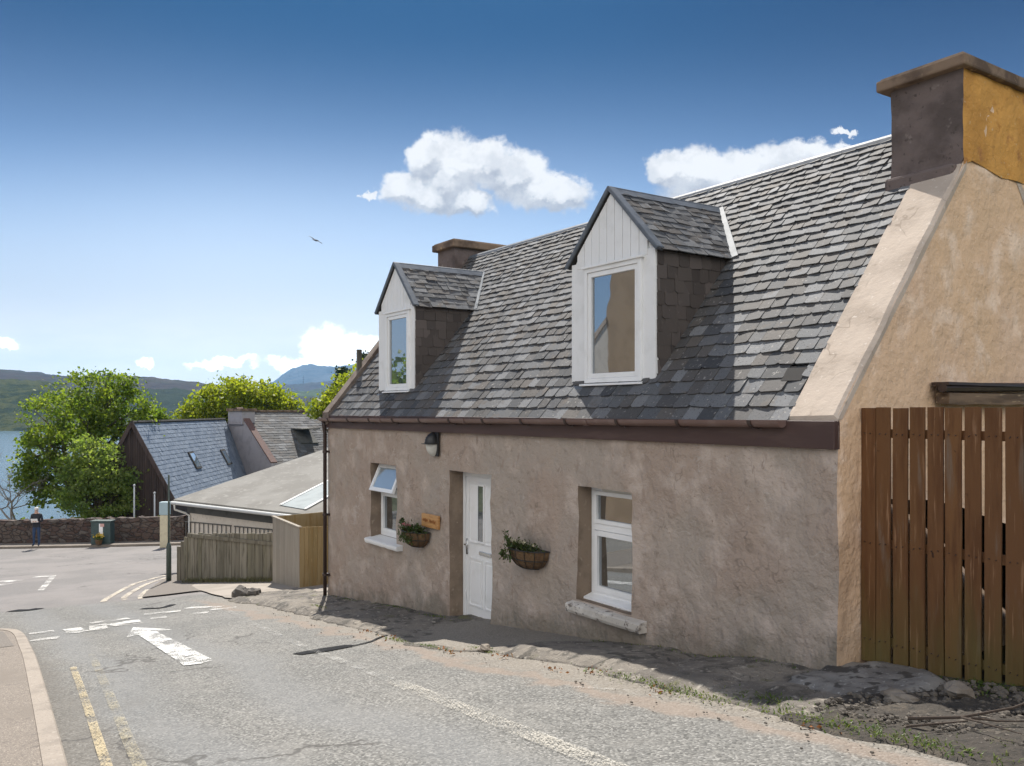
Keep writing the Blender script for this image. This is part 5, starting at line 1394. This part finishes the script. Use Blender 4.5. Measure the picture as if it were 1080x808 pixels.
b = V((95-540)/904*f, f); b.z = ground_z(b)
tree('sycamore_tree', 'big dense green tree behind the stone wall at the water side', 'tree', b,
     [lobe(95, 425, f, 42, 34), lobe(130, 440, f, 34, 30), lobe(62, 440, f+1, 36, 32), lobe(48, 478, f, 24, 30), lobe(90, 475, f, 46, 40), lobe(40, 512, f, 18, 24), lobe(75, 515, f, 34, 26), lobe(148, 455, f, 20, 20), lobe(115, 408, f, 30, 18), lobe(34, 478, f+1, 16, 20), lobe(30, 505, f, 14, 16)],
     430, 54, .27, .175, 'leaf_syc', 1, .34)
f = 45
b = V((100-540)/904*f, f); b.z = ground_z(b)
tree('willow_tree', 'lighter feathery tree in front of the big green tree, beside the barn gable', 'tree', b,
     [lobe(98, 482, f, 26, 22), lobe(112, 500, f, 28, 24), lobe(82, 512, f, 22, 26), lobe(100, 530, f, 34, 20), lobe(122, 522, f, 22, 22)], 230, 46, .26, .16, 'leaf_wil', 2, .2)
f = 75
b = V((245-540)/904*f, f); b.z = -10
tree('yellow_green_tree', 'broad yellow-green tree rising behind the barn ridge', 'tree', b,
     [lobe(245, 420, f, 34, 22), lobe(222, 430, f, 26, 20), lobe(270, 418, f, 28, 18), lobe(205, 440, f, 20, 14), lobe(292, 428, f, 24, 14), lobe(250, 440, f, 45, 20), lobe(308, 434, f, 14, 10)], 330, 40, .42, .30, 'leaf_yel', 3, .35)
f = 60
b = V((366-540)/904*f, f); b.z = -10
tree('yellow_green_tree', 'yellow-green tree showing above the far roof edge of the cottage', 'tree', b,
     [lobe(372, 412, f, 22, 18), lobe(352, 425, f, 20, 12), lobe(390, 398, f, 18, 18), lobe(400, 420, f, 30, 22), lobe(340, 432, f, 14, 8)], 240, 40, .34, .26, 'leaf_yel', 4, .3)
f = 52
b = V((163-540)/904*f, f); b.z = -9
tree('young_tree', 'small green sapling between the big tree and the barn ridge', 'tree', b,
     [lobe(160, 444, f, 8, 7), lobe(169, 438, f, 6, 8), lobe(158, 452, f, 10, 8)], 40, 34, .18, .16, 'leaf_syc', 5, .08)
b = Vector((-47, -14, -6.7))
tree('roadside_tree', 'dark roadside tree across the main road, mirrored in the far dormer glass', 'tree', b,
     [(Vector((-47, -14, 0)), 4.5, 4, 4.), (Vector((-50, -11, -1)), 3.5, 3.5, 3.4), (Vector((-44.5, -17, -.5)), 4, 3.5, 3.4)], 130, 30, .5, .45, 'leaf_syc', 15, .35)
def conifer(px, top, f, label, w, bot):
    rnd = random.Random(px); b = V((px-540)/904*f, f); b.z = -10; t = thing('conifer_tree', label, 'tree', b); tz = (433-top)/904*f
    mb = MB(); mb.tube([b, Vector((b.x, b.y, tz))], .25, 7, .03); mb.build('trunk', M['bark'], t)
    cs = []; zb_ = (433-bot)/904*f
    for i in range(150):
        q = rnd.random(); z = zb_+(tz-zb_)*q; rr_ = w*(1-q)**.8*rnd.uniform(.3, 1)+.05; a_ = rnd.uniform(0, 6.28); cs.append(Vector((b.x+rr_*math.cos(a_), b.y+rr_*math.sin(a_), z-rr_*.25)))
    V_, F = leafcloud(cs, 26, .22, .22, px, .5); build_leaves('crown', V_, F, M['leaf_dark'], t)
conifer(386, 373, 66, 'dark conifer tip peeping over the far skew of the cottage', 1.6, 420)
conifer(361, 388, 80, 'small dark conifer among the yellow-green leaves beside the mountain', 1.2, 425)
# bare tree at the left edge
f = 46.5; b = V((22-540)/904*f, f); b.z = ground_z(b); rnd = random.Random(6)
t = thing('bare_tree', 'leafless pale tree at the water edge, left of the big green tree', 'tree', b)
mb = MB()
def rec(p, d, L, r, k):
    e = p+d*L; pts = limb(mb, p, e, r, r*.62, rnd, 3, .12)
    if k == 0: return
    for _ in range(3 if k > 1 else 4):
        nd = (d+Vector((rnd.gauss(0, .55), rnd.gauss(0, .55), rnd.gauss(.05, .35)))).normalized(); rec(pts[-1] if rnd.random() < .6 else pts[2], nd, L*rnd.uniform(.6, .85), r*.55, k-1)
rec(Vector(b), (Vector((0, 0, 1))-vr*.22).normalized(), 2.0, .12, 5)
mb.build('branches', M['bark_pale'], t)
# scrub on the bank behind the wall
mb_c = []
rnd = random.Random(12)
for i in range(90):
    r = rnd.uniform(-27, -16.5); ff = rnd.uniform(41.6, 43.5); p = V(r, ff); p.z = ground_z(p)+rnd.uniform(.2, 1.3); mb_c.append(p)
V_, F = leafcloud(mb_c, 22, .28, .2, 99)
me = bpy.data.meshes.new('scrub'); me.from_pydata(V_.tolist(), [], F.tolist()); me.materials.append(M['leaf_syc']); o = bpy.data.objects.new('scrub', me); COL.objects.link(o); o['kind'] = 'stuff'

# ------------------------------------------------------------------ bird
Pb = pz(333, 253.5, 70)
t = tag(bpy.data.objects.new('gull', None), 'dark gull gliding in the blue sky left of the cottage', 'bird'); COL.objects.link(t); t.location = Pb
mb = MB(); fwd = vf*.8+vr*.6; fwd.normalize(); sid = Vector((0, 0, 1)).cross(fwd)
wing_dir = (vr*.90-Vector((0, 0, .48))).normalized()
mb.tube([Pb-fwd*.24, Pb-fwd*.12, Pb, Pb+fwd*.13, Pb+fwd*.20, Pb+fwd*.27, Pb+fwd*.33], [.02, .06, .085, .07, .05, .045, .01], 8)
bd = mb.build('body', M['feather'], t, smooth=True)
for sg in (1, -1):
    mb = MB(); rows = []
    for k in range(7):
        q = k/6; c = Pb+wing_dir*sg*(.05+.56*q)+Vector((0, 0, .10*math.sin(q*2.6)*(1 if sg < 0 else .6)-.02)); ch = .11*(1-q)**.5+.02
        rows.append([c+fwd*(ch*.6-.06*q*q), c+Vector((0, 0, .012)), c-fwd*(ch+.08*q*q)])
    mb.grid(rows); o = mb.build('wing', M['feather'], bd, smooth=True); sd = o.modifiers.new('s', 'SOLIDIFY'); sd.thickness = .012
mb = MB(); mb.add([Pb-fwd*.2+wing_dir*.03, Pb-fwd*.2-wing_dir*.03, Pb-fwd*.36-wing_dir*.07, Pb-fwd*.36+wing_dir*.07], [(0, 1, 2, 3)]); o = mb.build('tail', M['feather'], bd); sd = o.modifiers.new('s', 'SOLIDIFY'); sd.thickness = .012

# ------------------------------------------------------------------ far hills
def hill(name, mat, f, depth, prof, zbase, rough, seed, px0, px1, step, back=1.2):
    """ridge line prof: [(px, py)], the slope runs from f-depth/2 (shore) up to f and down behind"""
    mb = MB(); P = []
    xs = np.arange(px0, px1+step, step); pr = np.array(prof)
    M_ = 26
    for px in xs:
        top = (433-np.interp(px, pr[:, 0], pr[:, 1]))/904*f
        row = []
        for j in range(M_+1):
            q = j/M_
            ff = f-depth+depth*back*q; s = math.sin(min(1, q*back)*math.pi/2) if q*back <= 1 else 1-(q*back-1)*1.5
            z = zbase+(top-zbase)*s
            p = V((px-540)/904*ff, ff, 0)
            amp = rough*min(1, q*5)
            z += amp*(.6*nz(p.x, p.y, seed, 6./depth)+.4*nz(p.x, p.y, seed, 22./depth)+.25*nz(p.x, p.y, seed, 60./depth))
            row.append((p.x, p.y, z))
        P.append(row)
    mb.grid(P); return struct(mb.build(name, mat, smooth=True))
hill('wooded_hill', M['wood_hill'], 1150, 320, [(-400, 396), (-60, 396), (0, 401), (40, 403), (70, 408), (95, 418), (125, 432), (150, 440), (200, 452)], -22, 7, 1, -420, 200, 3)
hill('dark_wooded_hill', M['dark_wood'], 1350, 380, [(60, 430), (100, 418), (150, 410), (200, 412), (240, 418), (300, 426), (380, 430), (500, 432)], -22, 7, 2, 60, 500, 3)
hill('heather_hill', M['heather'], 2300, 900, [(-500, 380), (-100, 385), (0, 391), (35, 394), (80, 399), (120, 398), (160, 399), (200, 403), (235, 408), (280, 415), (360, 424), (500, 430)], -22, 12, 3, -520, 500, 4)
hill('field_hill', M['fields'], 2900, 900, [(230, 424), (290, 416), (320, 414), (345, 411), (375, 406), (420, 402), (480, 408), (560, 420), (700, 428)], -22, 14, 4, 225, 700, 4)
hill('moor_ridge', M['heather'], 4600, 1200, [(230, 416), (285, 408), (310, 407), (330, 404), (350, 403), (375, 402), (420, 400), (520, 410), (700, 424)], -22, 20, 5, 225, 700, 4)
hill('mountain', M['mountain'], 8200, 2400, [(230, 424), (270, 412), (290, 403), (305, 392), (318, 386.5), (326, 385), (340, 386.5), (360, 387), (380, 385), (400, 386), (440, 396), (520, 412), (640, 428)], -22, 45, 6, 225, 650, 3)
b = pz(320, 404, 4500); mb = MB(); mb.tube([b-Vector((0, 0, 15)), b+Vector((0, 0, 38))], 2.2, 6, .8)
for k in (8, 18, 28): mb.tube([b+Vector((0, 0, k))-vr*5, b+Vector((0, 0, k))+vr*5], .8, 5)
tag(mb.build('radio_mast', M['fascia_dk'], loc=b), 'thin mast on the moor ridge before the blue mountain', 'mast')

# haze ---------------------------------------------------------------
HZ = True
if HZ:
    mb = MB(); mb.box(-11500, 11500, -11500, 11500, -27.5, 620)
    o = mb.build('haze', pm('haze', (1, 1, 1))); o['kind'] = 'stuff'
    m = o.data.materials[0]; nt = m.node_tree; nt.nodes.clear(); t = NT(nt)
    out = t.n('ShaderNodeOutputMaterial'); pv = t.n('ShaderNodeVolumePrincipled')
    pv.inputs['Color'].default_value = (.30, .60, 1., 1); pv.inputs['Density'].default_value = 8e-5; pv.inputs['Anisotropy'].default_value = .2
    nt.links.new(pv.outputs[0], out.inputs['Volume'])

# ------------------------------------------------------------------ light
SUN = Vector((-.73, .32, 1.)).normalized()
EL = math.asin(SUN.z); AZ = math.atan2(SUN.x, SUN.y)
ld = bpy.data.lights.new('sun', 'SUN'); ld.energy = 3.4; ld.angle = R(.53); ld.color = (1., .95, .87)
lo = bpy.data.objects.new('sun', ld); COL.objects.link(lo); lo.rotation_euler = (-SUN).to_track_quat('-Z', 'Y').to_euler()
w = bpy.data.worlds.new('World'); SC.world = w; w.use_nodes = True
nt = w.node_tree; nt.nodes.clear(); t = NT(nt)
out = t.n('ShaderNodeOutputWorld')
sky = t.n('ShaderNodeTexSky'); sky.sky_type = 'NISHITA'; sky.sun_disc = False; sky.sun_elevation = EL; sky.sun_rotation = AZ
sky.altitude = 0; sky.air_density = 1.; sky.dust_density = .6; sky.ozone_density = 2.5
tc = t.n('ShaderNodeTexCoord'); D = tc.outputs['Generated']
FW = t.vm('DOT_PRODUCT', D, (-CA, SA, 0), out='Value'); RT = t.vm('DOT_PRODUCT', D, (SA, CA, 0), out='Value'); UP = t.n('ShaderNodeSeparateXYZ', ins={0: D}).outputs[2]
fwc = t.m('MAXIMUM', FW, .05); U = t.m('DIVIDE', RT, fwc); Vv = t.m('DIVIDE', UP, fwc)
uv = t.n('ShaderNodeCombineXYZ', ins={0: U, 1: Vv}).outputs[0]
# deep polarised blue overhead: the clear-sky colour, saturated and deepened with elevation
hs = t.n('ShaderNodeHueSaturation', ins={'Saturation': .95, 'Value': 1., 'Color': sky.outputs[0]})
deep = t.m('MULTIPLY', t.ramp(UP, .0, .42), t.m('MULTIPLY', t.ramp(FW, .0, .35), t.ramp(UP, .80, .55)))
skyc = t.mix(t.ramp(UP, .5, .8), hs.outputs[0], (.35, .45, .55), 'MULTIPLY')
skyc = t.mix(deep, skyc, (.018, .092, .175), 'MULTIPLY')
side = t.m('MULTIPLY', t.m('MAXIMUM', t.ramp(U, .0, .62), t.m('MULTIPLY', t.ramp(U, -.3, -.62), .4)), .9)
skyc = t.mix(side, skyc, (.50, .60, .72), 'MULTIPLY')
skyc = t.mix(t.ramp(UP, .25, .0), skyc, (.62, .56, .60), 'MULTIPLY')
bg = t.n('ShaderNodeBackground', ins={'Color': skyc, 'Strength': .085})
# clouds: soft blobs in direction space, edges broken by noise
blobs = [(424, 200, 26, 20), (450, 166, 22, 27), (478, 172, 36, 32), (512, 172, 36, 28), (545, 184, 34, 30), (588, 204, 38, 22), (455, 207, 46, 20), (568, 202, 40, 24), (488, 212, 34, 17), (470, 190, 40, 26),
         (703, 182, 24, 24), (735, 182, 42, 28), (785, 183, 44, 26), (845, 168, 50, 22), (893, 160, 22, 14), (760, 210, 70, 22),
         (342, 356, 28, 18), (376, 370, 40, 18), (355, 380, 46, 14), (310, 384, 30, 8), (235, 386, 40, 7), (4, 363, 20, 9), (153, 383, 9, 6), (391, 211, 10, 4), (892, 136, 13, 4), (520, 205, 1, 1)]
def field(vec):
    acc = None
    for (px, py, rx, ry) in blobs:
        c = ((px-540)/904, (433-py)/904, 0); i = (904/rx, 904/ry, 0)
        L = t.vm('LENGTH', t.vm('MULTIPLY', t.vm('SUBTRACT', vec, c), i), out='Value')
        acc = L if acc is None else t.m('SMOOTH_MIN', acc, L, .25)
    return acc
wn = t.noise(t.vm('MULTIPLY', uv, (1, 1.15, 1)), 22, 9, .62).outputs['Color']
wn2 = t.noise(uv, 75, 6, .6).outputs['Color']
wuv = t.vm('ADD', uv, t.vm('ADD', t.vm('SCALE', t.vm('SUBTRACT', wn, (.5, .5, .5)), sc=.044), t.vm('SCALE', t.vm('SUBTRACT', wn2, (.5, .5, .5)), sc=.02)))
wuv = t.vm('MULTIPLY', wuv, (1, 1, 0))
F1 = field(wuv); F2 = field(t.vm('ADD', wuv, (-.004, .020, 0)))
front = t.ramp(FW, .2, .3)
mask = t.m('MULTIPLY', t.ramp(F1, 1.10, .72), front)
lit = t.ramp(t.m('SUBTRACT', F2, F1), -.25, .22)
lump = t.ramp(t.noise(uv, 20, 7, .62).outputs[0], .36, .60)
cval = t.m('ADD', .12, t.m('ADD', t.m('MULTIPLY', lit, .55), t.m('MULTIPLY', lump, .42)))
cval = t.m('ADD', cval, t.m('MULTIPLY', t.ramp(Vv, .13, .05), .75), clamp=True)
ccol = t.mix(cval, (.40, .43, .50), (1., 1., 1.))
# thin bright bank along the horizon on the sun side
hn = t.noise(t.vm('MULTIPLY', uv, (5, 22, 0)), 1.4, 7, .62).outputs[0]
hb = t.m('MULTIPLY', t.m('MULTIPLY', t.ramp(Vv, .155, .03), t.ramp(hn, .36, .62)), t.m('MULTIPLY', t.ramp(U, .02, -.25), front))
glow = t.m('MULTIPLY', t.m('MULTIPLY', t.ramp(Vv, .34, -.02), t.ramp(U, .40, -.40)), front)
cb = t.n('ShaderNodeBackground', ins={'Color': ccol, 'Strength': t.m('ADD', .45, t.m('MULTIPLY', t.ramp(Vv, .14, .05), .75))})
hbg = t.n('ShaderNodeBackground', ins={'Color': (1., .985, .96, 1), 'Strength': t.m('ADD', .42, t.m('MULTIPLY', t.ramp(Vv, .16, .0), .34))})
m1 = t.n('ShaderNodeMixShader', ins={0: t.m('MULTIPLY', glow, .85), 1: bg.outputs[0], 2: hbg.outputs[0]})
m2 = t.n('ShaderNodeMixShader', ins={0: t.m('MULTIPLY', hb, .8), 1: m1.outputs[0], 2: hbg.outputs[0]})
m3 = t.n('ShaderNodeMixShader', ins={0: mask, 1: m2.outputs[0], 2: cb.outputs[0]})
# unseen white cloud added behind the photographer to fill the shaded walls
bn = t.ramp(t.noise(D, 2.1, 6, .55).outputs[0], .33, .50)
bmask = t.m('MULTIPLY', t.m('MULTIPLY', t.ramp(FW, .0, -.35), t.m('MULTIPLY_ADD', t.ramp(t.n('ShaderNodeSeparateXYZ', ins={0: D}).outputs[0], -.5, .5), .55, .45)), t.m('MULTIPLY', bn, t.m('MULTIPLY', t.ramp(UP, .02, .30), t.ramp(UP, .95, .68))))
bb = t.n('ShaderNodeBackground', ins={'Color': (1., .965, .91, 1), 'Strength': 1.05})
m4 = t.n('ShaderNodeMixShader', ins={0: bmask, 1: m3.outputs[0], 2: bb.outputs[0]})
hz2 = t.n('ShaderNodeBackground', ins={'Color': (.84, .91, 1., 1), 'Strength': .26})  # pale low sky added behind the eye for the window reflections
m5 = t.n('ShaderNodeMixShader', ins={0: t.m('MULTIPLY', t.ramp(FW, .15, -.25), t.ramp(UP, .40, .0)), 1: m4.outputs[0], 2: hz2.outputs[0]})
nt.links.new(m5.outputs[0], out.inputs[0])

# ------------------------------------------------------------------ camera
cd = bpy.data.cameras.new('camera'); cam = bpy.data.objects.new('camera', cd); COL.objects.link(cam)
cd.sensor_width = 36; cd.lens = 904/1080*36; cd.shift_y = 29/1080; cd.clip_end = 40000; cd.clip_start = .1
cam.location = (0, 0, 0); cam.rotation_euler = (R(90), 0, R(90)-HEAD)
SC.camera = cam
vs = SC.view_settings; vs.view_transform = 'Standard'; vs.look = 'None'; vs.exposure = 1.15; vs.gamma = 1; vs.use_curve_mapping = False
SC.cycles.volume_bounces = 0; SC.cycles.max_bounces = 6; SC.cycles.transparent_max_bounces = 12
